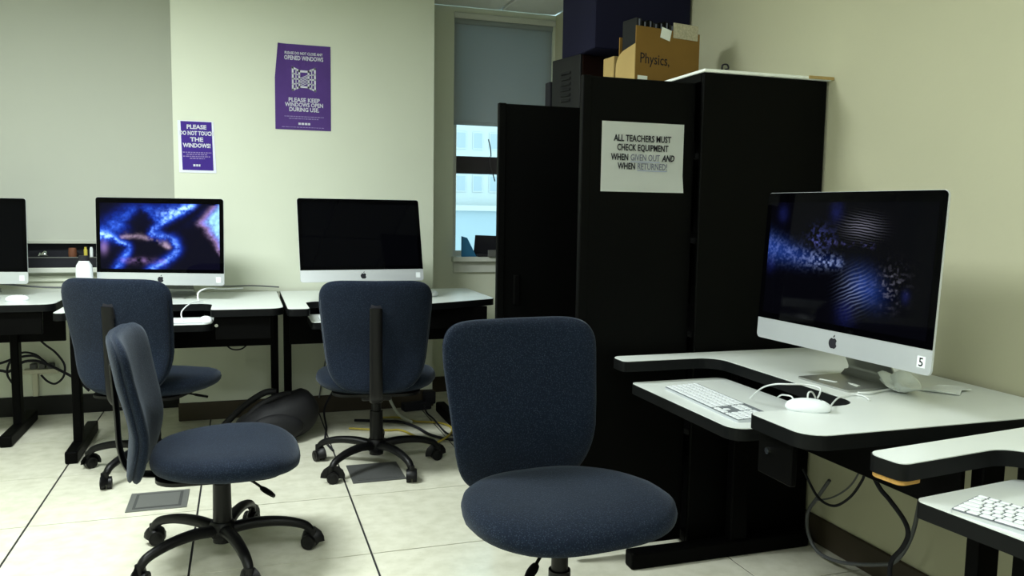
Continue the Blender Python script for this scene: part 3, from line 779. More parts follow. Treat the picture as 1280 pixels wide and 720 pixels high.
def cab_door(yy, sgn, wd):
    b = bx(-wd, -0.004, yy-0.009, yy+0.009, 0.035, KZ-0.032, bev=0.004, seg=1)
    d = obj('door', b, 'black_soft', t)
    obj('door_stile', bx(-wd-0.004, -wd+0.030, yy-0.014, yy+0.012, 0.033, KZ-0.030, bev=0.004), 'black_soft', d)
    b = NB()
    for z in (0.25, 0.85, 1.45): cyl(b, (-0.004, yy, z-0.03), (-0.004, yy, z+0.03), 0.008, n=10)
    obj('hinge', b, 'black', d)
    return d
cab_door(0.048, 1, 0.430)
d = cab_door(D_-0.03, -1, 0.470)
obj('door_handle', bx(-0.40, -0.37, D_-0.055, D_-0.04, 0.82, 0.95, bev=0.005), 'black', d)
t = thing('storage_cabinet', 'second black cabinet hidden behind the open doors, carrying grey locker', 'cabinet', (KX0, KY1+0.02, 0))
b = NB(); box(b, 0, W_, 0, 0.88, 0.03, KZ, bev=0.004, seg=1); obj('body', b, 'black_soft', t)
for yy in (0.0, 0.44): obj('door', bx(-0.018, 0, yy+0.004, yy+0.436, 0.05, KZ-0.03, bev=0.003, seg=1), 'black_soft', t)
for cx_, cy_ in ((0.03, 0.03), (W_-0.03, 0.03), (0.03, 0.85), (W_-0.03, 0.85)): obj('foot', bx(cx_-0.02, cx_+0.02, cy_-0.02, cy_+0.02, 0, 0.03), 'black', t)

# notice on the near door
t = thing('paper_notice', 'white paper notice for teachers taped on the near cabinet door', 'sign', (1.312, 2.5535, 1.416))
NW, NH = 0.312, 0.236
b = NB(); nx, nz = 8, 8
g = [[b.verts.new((-NW/2+NW*i/nx, -0.0016-0.0022*math.sin(i*0.9)**2*(0.5)-(0.010 if (i >= 7 and j <= 1) else 0)*((i-6)/2)*(1-j/2), -NH/2+NH*j/nz)) for i in range(nx+1)] for j in range(nz+1)]
for j in range(nz):
    for i in range(nx): b.faces.new((g[j][i], g[j][i+1], g[j+1][i+1], g[j+1][i]))
ext = bmesh.ops.solidify(b, geom=list(b.faces), thickness=0.0006)
pp = obj('sheet', b, 'paper', t, smooth=60)
XSC = 0.60
def fit_text(segs, x, z, width, cap, y, par, center=True):
    """segs: (string, material, bold, shear) set in one row, squeezed to the given width; cap = capital height"""
    size = cap/0.72; bms = []; tot = 0
    for k, (st, m, bold, sh) in enumerate(segs):
        bm = text_bm([st], size, bold=0, shear=sh, align='LEFT')
        w = max(v.co.x for v in bm.verts); bm.free()
        bms.append((st, m, bold, sh, tot, w)); tot += w+size*0.40
    tot -= size*0.40; xs = width/tot; out = []
    for st, m, bold, sh, x0, w in bms:
        bm = text_bm([st], size, bold=bold, shear=sh, align='LEFT'); 
        for v in bm.verts: v.co.x = (v.co.x+x0-tot/2)*xs
        stand_up(bm); bmesh.ops.translate(bm, vec=(x, y, z), verts=bm.verts)
        out.append(obj('lettering', bm, m, par))
        SPANS.append((x+(x0-tot/2)*xs, x+(x0+w-tot/2)*xs))
    return out
SPANS = []
def letter(lines, m, x, z, size, xs=XSC, bold=0.0007, shear=0.0, align='CENTER', lead=1.25, y=-0.0065, par=None, nm='lettering'):
    b = text_bm(lines, size, lead, xs, bold, shear, align); stand_up(b); bmesh.ops.translate(b, vec=(x, y, z), verts=b.verts)
    return obj(nm, b, m, par or t)
ty = -0.0062
fit_text([('ALL TEACHERS MUST', 'ink', 0.0006, 0)], -0.004, 0.053, 0.217, 0.022, ty, t)
fit_text([('CHECK EQUIPMENT', 'ink', 0.0006, 0)], -0.003, 0.022, 0.195, 0.022, ty, t)
SPANS.clear()
fit_text([('WHEN', 'ink', 0.0007, 0), ('GIVEN OUT', 'ink_grey', 0.0002, 0), ('AND', 'ink', 0.0009, 0.25)], -0.001, -0.011, 0.241, 0.022, ty, t)
u1_ = SPANS[1]; SPANS.clear()
fit_text([('WHEN', 'ink', 0.0007, 0), ('RETURNED!', 'ink_grey', 0.0002, 0)], -0.002, -0.041, 0.188, 0.022, ty, t)
u2_ = SPANS[1]
b = bx(u1_[0], u1_[1], ty-0.0004, ty, -0.0165, -0.0145); obj('underline', b, 'ink_blue', t)
b = bx(u2_[0], u2_[1], ty-0.0004, ty, -0.0465, -0.0445); obj('underline', b, 'ink_blue', t)

# white board lying on the cabinet
t = thing('foam_board', 'thin white foam board lying on top of the black cabinet', 'board', (KX0-0.004, KY0-0.010, KZ+0.0005), R(-1))
obj('sheet', bx(0, 0.520, 0, 0.50, 0, 0.010, bev=0.002, seg=1), 'paper', t)
obj('torn_edge', bx(0.42, 0.527, -0.004, 0.0, 0.001, 0.012, bev=0.001, seg=1), 'card_pale', t)
tag(obj('binder_clip', tube(NB(), [(1.585, 2.512, KZ+0.012), (1.588, 2.512, KZ+0.028), (1.605, 2.512, KZ+0.030), (1.612, 2.514, KZ+0.018), (1.60, 2.516, KZ+0.014)], 0.003, n=6), 'ink', smooth=50), 'small black bent clip on the white foam board', 'clip')

# cardboard box of books
BA = R(11)
t = thing('cardboard_box', 'open brown cardboard box marked Physics on top of the cabinet', 'box', (1.535, 3.075, KZ+0.001), BA)
BW, BD, BH = 0.338, 0.115, 0.272
b = NB(); tt = 0.005
box(b, 0, BW, 0, tt, 0, BH); box(b, 0, BW, BD-tt, BD, 0, BH-0.03); box(b, BW-tt, BW, tt, BD-tt, 0, BH-0.03); box(b, 0, BW, tt, BD-tt, 0, tt)
obj('carton', b, 'card', t)
fl = prism_side(fillet([(0.0, 0.0), (0.13, 0.0), (0.13, 0.17), (0.0, 0.20)], [0, 0, 0.07, 0.0]), -0.004, 0.0)
obj('flap', fl, 'card_pale', t)['label'] = 'paler cardboard end flap at the left'
letter(['Physics,'], 'ink', 0.020, 0.125, 0.060, xs=0.85, bold=0, align='LEFT', y=-0.001, par=t, nm='handwriting')
obj('shipping_sticker', bx(0.012, 0.062, -0.0012, 0, 0.05, 0.074), 'paper', t)
obj('note', bx(-0.026, 0.026, -0.0014, 0.0, -0.022, 0.022), 'paper', t, (0.150, -0.004, BH-0.020), (0, R(12), 0))['label'] = 'blank white paper taped on the rim'
b = bx(0.192, 0.325, -0.003, 0, BH-0.030, BH+0.032)
o = obj('printed_label', b, mat('printed_label', (0.50, 0.46, 0.34), 0.8, 0.1, var=0.45, scale=120), t); o['label'] = 'cream printed label on the rim'
for k in range(11):
    w = 0.0275; x0 = 0.006+k*0.0287
    o = obj('video_case', bx(-w/2, w/2, -0.047, 0.047, 0, 0.205, bev=0.002, seg=1), 'black_soft' if k % 3 else 'locker', None)
    z0 = KZ+0.008; h_ = BH+0.034-(k*3 % 5)*0.003-0.008-(0.03 if k > 6 else 0)
    o.scale.z = h_/0.205
    p = Matrix.Translation((1.535, 3.075, z0)) @ Matrix.Rotation(BA, 4, 'Z') @ Vector((x0+w/2, 0.055, 0))
    o.location = p; o.rotation_euler = (0, 0, BA)
    obj('spine_label', bx(-w*0.12, w*0.12, -0.0482, -0.0465, 0.17, 0.202), 'ink_grey', o)
    tag(o, 'dark video case standing upright in the open Physics box', 'case', 'dark cases in the Physics box')

# small tan carton between locker and Physics box, and tan wedge
tag(obj('tan_carton', bx(0, 0.06, 0, 0.09, 0, 0.185, bev=0.003, seg=1), 'card_pale', None, (1.535, 3.285, KZ+0.001), (0, 0, R(5))), 'narrow tan carton between the Physics box and the maroon locker side', 'box')
# locker and navy box (turned about 13 degrees)
LA = R(13); LZ = 1.972
t = thing('metal_locker', 'small grey metal locker with louvred door on the second cabinet', 'locker', (1.537, 3.658, KZ+0.001), LA)
LH = LZ-KZ-0.002; LL = 0.238
obj('body', bx(0.012, 0.42, 0, LL, 0, LH, bev=0.004, seg=1), 'maroon', t)['label'] = 'dark maroon side of the locker'
dr = obj('door', bx(0, 0.012, 0.0, LL, 0.0, LH, bev=0.004), 'locker', t)
for k in range(6):
    b = NB(); z = 0.045+k*0.026; y0_, y1_ = 0.075, 0.155
    b1 = [b.verts.new(q) for q in ((-0.001, y0_, z), (-0.001, y1_, z), (-0.001, y1_, z+0.016), (-0.001, y0_, z+0.016), (-0.009, y0_+0.004, z), (-0.009, y1_-0.004, z))]
    b.faces.new((b1[0], b1[1], b1[5], b1[4])); b.faces.new((b1[4], b1[5], b1[2], b1[3])); b.faces.new((b1[0], b1[4], b1[3])); b.faces.new((b1[1], b1[2], b1[5])); b.faces.new((b1[0], b1[3], b1[2], b1[1]))
    obj('louvre', b, 'locker', dr)
t = thing('navy_box', 'big dark navy box stacked on top of the grey locker', 'box', (1.540, 3.505, LZ), 0)
obj('body', bx(0, 0.49, 0, 0.40, 0, 0.50, bev=0.004, seg=1), 'navy_box', t)
obj('lid', bx(-0.004, 0.494, -0.004, 0.404, 0.43, 0.505, bev=0.004, seg=1), 'navy_box', t)
tag(obj('black_case', bx(0, 0.05, 0, 0.06, 0, 0.18, bev=0.004, seg=1), 'ink', None, (1.525, 4.03, KZ+0.001), (0, 0, R(3))), 'small upright black case behind the grey locker', 'case')

# ------------------------------------------------------------------ posters on the pier
t = thing('wall_poster', 'large purple poster about open windows on the pier', 'poster', (0.348, YC-0.001, 1.912))
s_ = 4.93/4.88
PW, PH = 0.312, 0.482
b = NB(); nx, nz = 10, 10
def pz(i, j):
    x = -PW/2+PW*i/nx; z = -PH/2+PH*j/nz
    if j > 6 and i == 0: x += 0.018*((j-6)/4)
    y = -0.002-0.012*max(0, 1-i/2.0)*max(0, (j-5)/5)
    return b.verts.new((x, y, z))
g = [[pz(i, j) for i in range(nx+1)] for j in range(nz+1)]
for j in range(nz):
    for i in range(nx): b.faces.new((g[j][i], g[j][i+1], g[j+1][i+1], g[j+1][i]))
obj('sheet', b, 'purple', t)
for st, z, w, c in (('PLEASE DO NOT CLOSE ANY', 0.184, 0.212, 0.015), ('OPENED WINDOWS', 0.153, 0.217, 0.024), ('PLEASE KEEP', -0.082, 0.175, 0.023), ('WINDOWS OPEN', -0.109, 0.212, 0.023), ('DURING USE.', -0.136, 0.168, 0.023)):
    fit_text([(st, 'print_w', 0.0008 if c > 0.02 else 0.0005, 0)], 0.005, z, w, c, -0.0035, t)
b = NB()
def rows(b, x0, x1, zs, h, y, seed):
    rg = random.Random(seed)
    for z, sh in zs:
        x = x0+sh
        while x < x1-sh-0.004:
            w = min(rg.uniform(0.006, 0.018), x1-sh-x); box(b, x, x+w, y-0.0004, y, z, z+h); x += w+0.0035
rows(b, -0.105, 0.115, [(-0.168, 0), (-0.180, 0.025)], 0.005, -0.0032, 1); rows(b, -0.12, 0.12, [(-0.228, 0)], 0.004, -0.0032, 2)
obj('fine_print', b, 'print_dim', t)
b = NB(); rows(b, -0.028, 0.038, [(-0.212, 0)], 0.012, -0.0032, 5); obj('logo_print', b, 'print_w', t)
# window pictogram
b = NB(); y0, y1 = -0.0042, -0.003
def quad(p):
    v0 = [b.verts.new((x, y0, z)) for x, z in p]; v1 = [b.verts.new((x, y1, z)) for x, z in p]
    n = len(p); b.faces.new(v0); b.faces.new(v1[::-1])
    for i in range(n): j = (i+1) % n; b.faces.new((v0[i], v0[j], v1[j], v1[i]))
def bar(x0, z0, x1, z1, w):
    d = Vector((x1-x0, z1-z0)).normalized()*w/2; nn = Vector((-d.y, d.x)); quad([(x0-d.x+nn.x, z0-d.y+nn.y), (x0-d.x-nn.x, z0-d.y-nn.y), (x1+d.x-nn.x, z1+d.y-nn.y), (x1+d.x+nn.x, z1+d.y+nn.y)])
pc = 0.045; px = 0.005
for s in (-1, 1):
    A = [(px+s*0.026, pc+0.048), (px+s*0.062, pc+0.064), (px+s*0.062, pc-0.060), (px+s*0.026, pc-0.044)]
    for i in range(4): bar(*A[i], *A[(i+1) % 4], 0.010)
    bar(px+s*0.026, pc+0.002, px+s*0.062, pc+0.002, 0.008); bar(px+s*0.026, pc+0.024, px+s*0.062, pc+0.032, 0.006); bar(px+s*0.026, pc-0.021, px+s*0.062, pc-0.029, 0.006); bar(px+s*0.044, pc+0.055, px+s*0.044, pc-0.052, 0.005)
bar(px-0.026, pc+0.046, px+0.026, pc+0.046, 0.012); bar(px-0.026, pc-0.042, px+0.026, pc-0.042, 0.010)
for k in range(6): bar(px-0.022, pc+0.006-0.009*k+0.0, px+0.022, pc+0.026-0.009*k, 0.0035)
obj('pictogram', b, 'print_w', t)

t = thing('wall_notice', 'small white bordered indigo notice at the left pier edge', 'poster', (-0.231, YC-0.001, 1.553), 0)
SW, SH = 0.190, 0.286
b = NB(); quad_pts = [(-SW/2-0.002, -0.0018, SH/2), (SW/2-0.006, -0.0018, SH/2), (SW/2+0.006, -0.0018, -SH/2), (-SW/2+0.002, -0.0018, -SH/2)]
va = [b.verts.new(q) for q in quad_pts]; vb = [b.verts.new((q[0], -0.0005, q[2])) for q in quad_pts]
b.faces.new(va); b.faces.new(vb[::-1])
for i in range(4): j = (i+1) % 4; b.faces.new((va[i], va[j], vb[j], vb[i]))
obj('sheet', b, 'paper_lilac', t)
b = NB(); q = [(-0.082, SH/2-0.004), (0.080, SH/2-0.004), (0.086, -SH/2+0.014), (-0.076, -SH/2+0.014)]
va = [b.verts.new((x, -0.0026, z)) for x, z in q]; vb = [b.verts.new((x, -0.0019, z)) for x, z in q]
b.faces.new(va); b.faces.new(vb[::-1])
for i in range(4): j = (i+1) % 4; b.faces.new((va[i], va[j], vb[j], vb[i]))
obj('printed_panel', b, 'violet', t)
for st, z, w in (('PLEASE', 0.099, 0.102), ('DO NOT TOUCH', 0.0645, 0.176), ('THE', 0.030, 0.066), ('WINDOWS!', -0.003, 0.142)):
    fit_text([(st, 'print_w', 0.0012, 0)], 0.0, z, w, 0.0225, -0.0032, t)
b = NB(); rows(b, -0.072, 0.076, [(-0.034, 0), (-0.045, 0.018), (-0.056, 0.0), (-0.067, 0.035)], 0.0055, -0.0028, 7); obj('fine_print', b, 'print_dim', t)
b = NB(); rows(b, -0.02, 0.022, [(-0.108, 0)], 0.012, -0.0028, 9); obj('logo_print', b, 'print_w', t)

# ------------------------------------------------------------------ keyboards, mice, small things
def keyboard(label, loc, rz, full=True, keys=True, group=None):
    """local x runs left to right, y towards the back; origin at the left front corner, on the surface"""
    L = 0.430 if full else 0.285; Dp = 0.118; U = 0.019
    t = thing('keyboard', label, 'keyboard', loc, rz, group)
    b = prism(NB(), rrect(L, Dp, 0.008, 4, L/2, Dp/2), 0.0, 0.0065)
    for v in b.verts:
        if v.co.z > 0.003: v.co.z += 0.006*v.co.y/Dp
    obj('base', b, 'alu', t, smooth=40)
    b = prism(NB(), rrect(L-0.003, Dp-0.003, 0.007, 4, L/2, Dp/2), 0.0066, 0.0072)
    for v in b.verts: v.co.z += 0.006*v.co.y/Dp
    obj('key_plate', b, 'white' if not keys else 'key_grey', t, smooth=40)
    cache = {}
    def key(x, y, w, h=0.0160):
        w = w-0.0030; k = (round(w, 4), h)
        z = 0.0073+0.006*y/Dp
        if k not in cache:
            o = obj('key', bx(0, w, 0, h, 0, 0.0032, bev=0.0012, seg=1), 'white', t, (x, y, z)); cache[k] = o.data
        else:
            o = bpy.data.objects.new('key', cache[k]); C.objects.link(o); o.parent = t; o.location = (x, y, z)
    if not keys: return t
    x0, y0 = 0.005, 0.005
    rowsw = [[1.25, 1.25, 1.4, 5.9, 1.4, 1.25, 1.25, 1.3], [2.2]+[1]*10+[2.8], [1.75]+[1]*11+[2.25], [1.5]+[1]*12+[1.5], [1]*13+[2.0]]
    for j, rw in enumerate(rowsw):
        x = x0
        for w in rw: key(x, y0+j*U, w*U); x += w*U
    for i in range(14): key(x0+i*15/14*U, y0+5*U, 15/14*U, 0.0095)
    if full:
        xn = x0+15*U+0.007
        for i in range(3): key(xn+i*U, y0, U)
        key(xn+U, y0+U, U)
        for j in (3, 4):
            for i in range(3): key(xn+i*U, y0+j*U, U)
        xp = xn+3*U+0.006
        for j in range(5):
            for i in range(4): key(xp+i*U*0.93, y0+j*U, U*0.93)
    return t
def mouse(label, loc, rz, s=1.0):
    b = NB(); n = 28; rs = []
    for lv, sc in ((0, 0.90), (0.18, 1.0), (0.4, 0.985), (0.62, 0.90), (0.82, 0.70), (0.94, 0.42), (1.0, 0)):
        if sc == 0: rs.append([b.verts.new((0, 0, 0.031*s))]); continue
        rs.append([b.verts.new((0.056*sc*math.copysign(abs(math.cos(2*PI*i/n))**0.9, math.cos(2*PI*i/n))*s, 0.030*sc*math.copysign(abs(math.sin(2*PI*i/n))**0.85, math.sin(2*PI*i/n))*s, 0.031*lv*s)) for i in range(n)])
    for a, c in zip(rs, rs[1:]):
        for i in range(n):
            j = (i+1) % n
            if len(c) == 1: b.faces.new((a[i], a[j], c[0]))
            else: b.faces.new((a[i], a[j], c[j], c[i]))
    b.faces.new(rs[0][::-1])
    t = thing('computer_mouse', label, 'mouse', loc, rz)
    obj('shell', b, 'white', t, smooth=60)
    obj('scroll_ball', lathe(NB(), [(0, 0), (0.003*s, 0.0008), (0.003*s, 0.002), (0, 0.0035)], 10), 'key_grey', t, (0.030*s, 0, 0.0262*s), smooth=60)
    return t
TZ = 0.668
keyboard('white wired keyboard on the pull-out tray of the desk with large lit monitor', (1.275, 2.285, TZ), -PI/2-R(2))
keyboard('white keyboard cropped by the lower right frame edge on nearest tray', (1.275, 1.172, TZ), -PI/2+R(17))
mouse('white mouse beside the keyboard on the desk with large lit monitor', (1.345, 1.678, 0.74), R(-32))
k = keyboard('pale keyboard on the tray below the colourful lit monitor', (-0.62, 4.125, TZ), 0, True, False)
mouse('small white mouse on the tray below the colourful lit monitor', (-0.17, 4.165, TZ), R(100))
keyboard('pale keyboard on the tray below the dark tilted monitor', (0.36, 4.10, TZ), 0, True, False)
mouse('white mouse at the left edge of the view on the desk', (-1.075, 4.64, 0.74), R(20), 0.95)
keyboard('pale keyboard at the left frame edge behind the white mouse', (-1.60, 4.62, 0.74), R(-3), True, False)
mouse('white mouse on the right end of the desk with dark tilted monitor', (1.02, 4.50, 0.74), R(80))

cable('mouse_cable', [(1.387, 1.650, 0.750), (1.417, 1.680, 0.748), (1.493, 1.75, 0.744), (1.526, 1.768, 0.744), (1.577, 1.784, 0.744), (1.589, 1.761, 0.744), (1.571, 1.72, 0.744)], 0.0022, 'cable_white', 'thin white mouse cable curling beside the white mouse')
cable('keyboard_cable', [(1.43, 2.045, 0.682), (1.428, 1.989, 0.725), (1.425, 1.926, 0.750), (1.446, 1.895, 0.756), (1.498, 1.880, 0.755), (1.515, 1.845, 0.752), (1.483, 1.805, 0.748), (1.448, 1.77, 0.745)], 0.0024, 'cable_white', 'white keyboard cable arching over the notch of the desk')
cable('white_cable', [(1.468, 1.967, 0.70), (1.438, 1.91, 0.722), (1.405, 1.845, 0.738), (1.380, 1.79, 0.748), (1.36, 1.75, 0.745)], 0.0022, 'cable_white', 'short white cable loop left of the white mouse')
cable('white_cable', [(1.392, 1.74, 0.748), (1.400, 1.748, 0.766), (1.425, 1.764, 0.763), (1.446, 1.776, 0.744)], 0.0022, 'cable_white', 'small white cable hoop behind the white mouse')
cable('white_cable', [(1.604, 1.80, 0.744), (1.633, 1.785, 0.744), (1.68, 1.80, 0.744), (1.72, 1.805, 0.746)], 0.003, 'cable_white', 'white cord running into the crumpled tissue under large monitor')

# crumpled tissue and torn paper
def crumple(name, label, loc, sx, sy, sz, seed):
    rg = np.random.RandomState(seed); b = NB()
    bmesh.ops.create_icosphere(b, subdivisions=3, radius=1.0)
    for v in b.verts:
        p = v.co; k = 1+0.22*math.sin(4*p.x+3*p.y*p.z+seed)+0.18*math.sin(6*p.y-4*p.z)+0.025*rg.randn()
        v.co = Vector((p.x*sx*k, p.y*sy*k, max(0, (p.z*0.5+0.5))*sz*k))
    mz = min(v.co.z for v in b.verts)
    for v in b.verts: v.co.z -= mz
    return tag(obj(name, b, 'tissue', None, loc, smooth=50), label, 'tissue')
crumple('crumpled_tissue', 'crumpled white tissue under the right corner of large lit monitor', (1.745, 1.795, 0.741), 0.045, 0.06, 0.045, 2)
b = prism(NB(), [(0, 0), (0.075, 0.010), (0.10, 0.014), (0.155, -0.010), (0.138, -0.06), (0.11, -0.055), (0.065, -0.09), (0.02, -0.037)], 0, 0.002)
for v in b.verts: v.co.z += 0.006*abs(math.sin(v.co.y*60+v.co.x*40))
o = obj('torn_paper', b, 'tissue', None, (1.80, 1.795, 0.741)); tag(o, 'flat torn white paper between the tissue and right wall', 'paper')
tag(obj('paper_scrap', prism(NB(), rrect(0.012, 0.055, 0.004), 0, 0.001), 'paper', None, (1.625, 1.945, 0.7465), (0, 0, R(20))), 'left white paper scrap on the large monitor foot', 'sticker')
tag(obj('paper_scrap', prism(NB(), [(0, 0), (0.014, 0.003), (0.018, 0.03), (0.012, 0.05), (0.004, 0.03)], 0, 0.001), 'paper', None, (1.650, 1.855, 0.7465)), 'right curved white paper scrap on the large monitor foot', 'sticker')

# water bottle
t = thing('water_bottle', 'white water bottle behind the chair beside colourful lit monitor', 'bottle', (-0.765, 4.62, 0.74), 0)
obj('body', lathe(NB(), [(0, 0), (0.036, 0), (0.040, 0.006), (0.040, 0.155), (0.036, 0.178), (0.026, 0.194), (0.024, 0.200), (0, 0.200)]), 'white', t, smooth=50)
obj('lid', lathe(NB(), [(0, 0.2), (0.025, 0.2), (0.026, 0.215), (0.022, 0.226), (0, 0.226)]), 'ink', t, smooth=50)

# dark tray on the left sill and things in it
t = thing('sill_tray', 'long black two-tier tray on the left window sill', 'tray', (-1.28, YB-0.035, LZ0), 0)
obj('lower_tier', bx(-0.62, 0.60, -0.03, 0.09, 0.0, 0.056, bev=0.003, seg=1), 'ink', t)
obj('ledge', bx(-0.62, 0.60, -0.034, -0.026, 0.056, 0.061), 'vent', t)['label'] = 'grey front rim between the tiers'
obj('back_board', bx(-0.62, 0.60, 0.06, 0.09, 0.056, 0.20), 'ink', t)
zt = LZ0+0.0565
def sill_item(name, bm, m, x, label, cat_, y=YB-0.03):
    tag(obj(name, bm, m, None, (x, y, zt), smooth=45), label, cat_)
cb = NB(); bmesh.ops.create_icosphere(cb, subdivisions=2, radius=1)
for v in cb.verts: v.co = Vector((v.co.x*0.026*(1+.3*math.sin(9*v.co.z)), v.co.y*0.012, (v.co.z+1)*0.016*(1+0.4*math.sin(5*v.co.x))))
sill_item('foil_scrap', cb, 'chrome', -1.08, 'crumpled silver scrap in the black sill tray', 'scrap')
sill_item('clay_cup', lathe(NB(), [(0, 0), (0.020, 0), (0.023, 0.02), (0.020, 0.055), (0.016, 0.055), (0.016, 0.01), (0, 0.01)], 16), 'brown', -0.93, 'small brown cup in the black sill tray', 'cup')
sill_item('glue_stick', lathe(NB(), [(0, 0), (0.010, 0), (0.010, 0.045), (0.0065, 0.048), (0.0065, 0.06), (0, 0.06)], 14), 'yellow_p', -0.862, 'yellow glue stick above the white water bottle', 'glue')
sill_item('white_marker', lathe(NB(), [(0, 0), (0.009, 0), (0.009, 0.048), (0.006, 0.06), (0, 0.06)], 14), 'white', -0.832, 'white marker beside the yellow glue stick', 'marker')
# things on the right window sill
t = thing('laptop', 'dark laptop half open on the right window sill', 'laptop', (1.66, YB-0.025, RZ0), R(4))
obj('keyboard_half', bx(-0.17, 0.15, -0.03, 0.06, 0, 0.018, bev=0.003), 'ink', t)
obj('lid', bx(-0.17, 0.15, 0.0, 0.008, 0, 0.125, bev=0.002, seg=1), 'ink', t, (0, 0.055, 0.012), (R(8), R(2), 0))
b = prism(NB(), [(0, 0), (0.10, 0), (0.035, 0.125), (0.0, 0.135)], -0.012, 0.012); stand_up(b)
tag(obj('blue_folder', b, 'blue', None, (1.385, YB-0.045, RZ0)), 'blue folder leaning at the left end of right window sill', 'folder')
tag(obj('grey_box', bx(0, 0.13, 0, 0.02, 0, 0.045, bev=0.003), 'vent', None, (1.56, YB-0.082, RZ0)), 'flat grey box on the right window sill before the laptop', 'box')

# ------------------------------------------------------------------ floor boxes, backpack, cables
def floor_box(label, poly, m, lid):
    t = thing('floor_box', label, 'floor vent', (poly[0][0], poly[0][1], 0))
    o = poly[0]; P = [(x-o[0], y-o[1]) for x, y in poly]
    obj('frame', prism(NB(), P, 0.0002, 0.004), m, t)
    c = Vector((sum(x for x, y in P)/4, sum(y for x, y in P)/4))
    Q = [tuple(c+(Vector(p)-c)*0.80) for p in P]
    l = obj('lid', prism(NB(), Q, 0.004, 0.0055), lid, t)
    Q2 = [tuple(c+(Vector(p)-c)*0.70) for p in P]
    obj('lid_inset', prism(NB(), Q2, 0.0055, 0.0062), m, l)
    return t
floor_box('grey flush floor box with a lid behind the side-view chair', [(-0.462, 3.485), (-0.232, 3.485), (-0.232, 3.705), (-0.462, 3.705)], 'vent', 'vent_dark')
floor_box('dark grey floor box under the chair at dark tilted monitor', [(0.455, 3.588), (0.695, 3.588), (0.695, 3.85), (0.455, 3.85)], 'vent_dark', 'vent_dark')

t = thing('backpack', 'black backpack slumped on the floor under the back desks', 'bag', (0.165, 4.405, 0), R(10))
b = NB(); bmesh.ops.create_uvsphere(b, u_segments=28, v_segments=16, radius=1)
for v in b.verts:
    p = v.co.copy()
    q = Vector((math.copysign(abs(p.x)**0.8, p.x)*0.215, math.copysign(abs(p.y)**0.8, p.y)*0.13, (p.z+1)*0.115))
    q.z *= 1.0+0.30*math.tanh(p.x*1.6); q.z += 0.006*math.sin(q.x*55)*(p.z > 0)
    if q.z < 0: q.z = 0
    v.co = q
obj('bag_body', b, 'bag', t, smooth=60)
b = NB(); bmesh.ops.create_uvsphere(b, u_segments=20, v_segments=12, radius=1)
for v in b.verts: v.co = Vector((v.co.x*0.14-0.03, v.co.y*0.045-0.115, v.co.z*0.075+0.09))
obj('front_pocket', b, 'bag', t, smooth=60)
obj('strap', tube(NB(), [(0.06, -0.02, 0.245), (-0.02, -0.03, 0.235), (-0.12, 0.0, 0.17), (-0.25, 0.03, 0.018)], 0.017, n=8), 'bag', t, smooth=60)
obj('strap', tube(NB(), [(0.0, 0.03, 0.25), (-0.06, 0.05, 0.245), (-0.17, 0.10, 0.16), (-0.31, 0.12, 0.018)], 0.017, n=8), 'bag', t, smooth=60)

# back cables on the floor near the pier
cable('black_floor_cable', [(0.60, 4.66, 0.009), (0.757, 4.60, 0.009), (0.846, 4.558, 0.009), (0.909, 4.416, 0.012), (0.956, 4.218, 0.014), (1.06, 4.12, 0.009), (1.25, 4.08, 0.009)], 0.008, 'ink', 'thick black cable crossing the floor behind the pier chair')
cable('yellow_floor_cable', [(0.55, 4.50, 0.007), (0.738, 4.41, 0.007), (0.817, 4.39, 0.007), (0.874, 4.241, 0.007), (0.933, 4.10, 0.007), (1.03, 4.153, 0.022), (1.10, 4.351, 0.007), (1.063, 4.482, 0.007), (0.937, 4.552, 0.007), (0.84, 4.62, 0.020), (0.72, 4.68, 0.007)], 0.006, 'yellow', 'yellow cable looping on the floor by the pier')
cable('grey_floor_cable', [(0.79, 4.88, 0.30), (0.826, 4.85, 0.11), (0.845, 4.72, 0.045), (0.865, 4.60, 0.025), (0.90, 4.50, 0.020)], 0.009, 'trim', 'pale grey cable hanging from the desk to floor by the pier')
cable('hanging_cable', [(0.53, 4.80, 0.45), (0.50, 4.72, 0.22), (0.435, 4.70, 0.08), (0.43, 4.55, 0.008), (0.40, 4.29, 0.007), (0.42, 4.10, 0.007)], 0.006, 'ink', 'thin black cable hanging left of the pier chair')
cable('hanging_cable', [(0.475, 4.905, 0.50), (0.471, 4.90, 0.371), (0.452, 4.90, 0.276), (0.428, 4.90, 0.132), (0.42, 4.89, 0.10)], 0.004, 'cable_grey', 'thin grey cable hanging on the pier above the backpack')
cable('black_floor_cable', [(1.03, 4.76, 0.05), (1.034, 4.70, 0.015), (1.036, 4.52, 0.02), (1.038, 4.262, 0.016), (1.06, 4.15, 0.022)], 0.005, 'ink', 'thin black lead from the power adapter by the pier')
t = thing('power_adapter', 'black power adapter on the floor against the pier baseboard', 'adapter', (1.00, 4.85, 0), R(10))
obj('case', bx(-0.09, 0.09, -0.035, 0.035, 0.0, 0.05, bev=0.01), 'ink', t, smooth=40)
obj('plug', bx(0.05, 0.12, -0.03, 0.03, 0.03, 0.11, bev=0.01), 'ink', t, smooth=40)
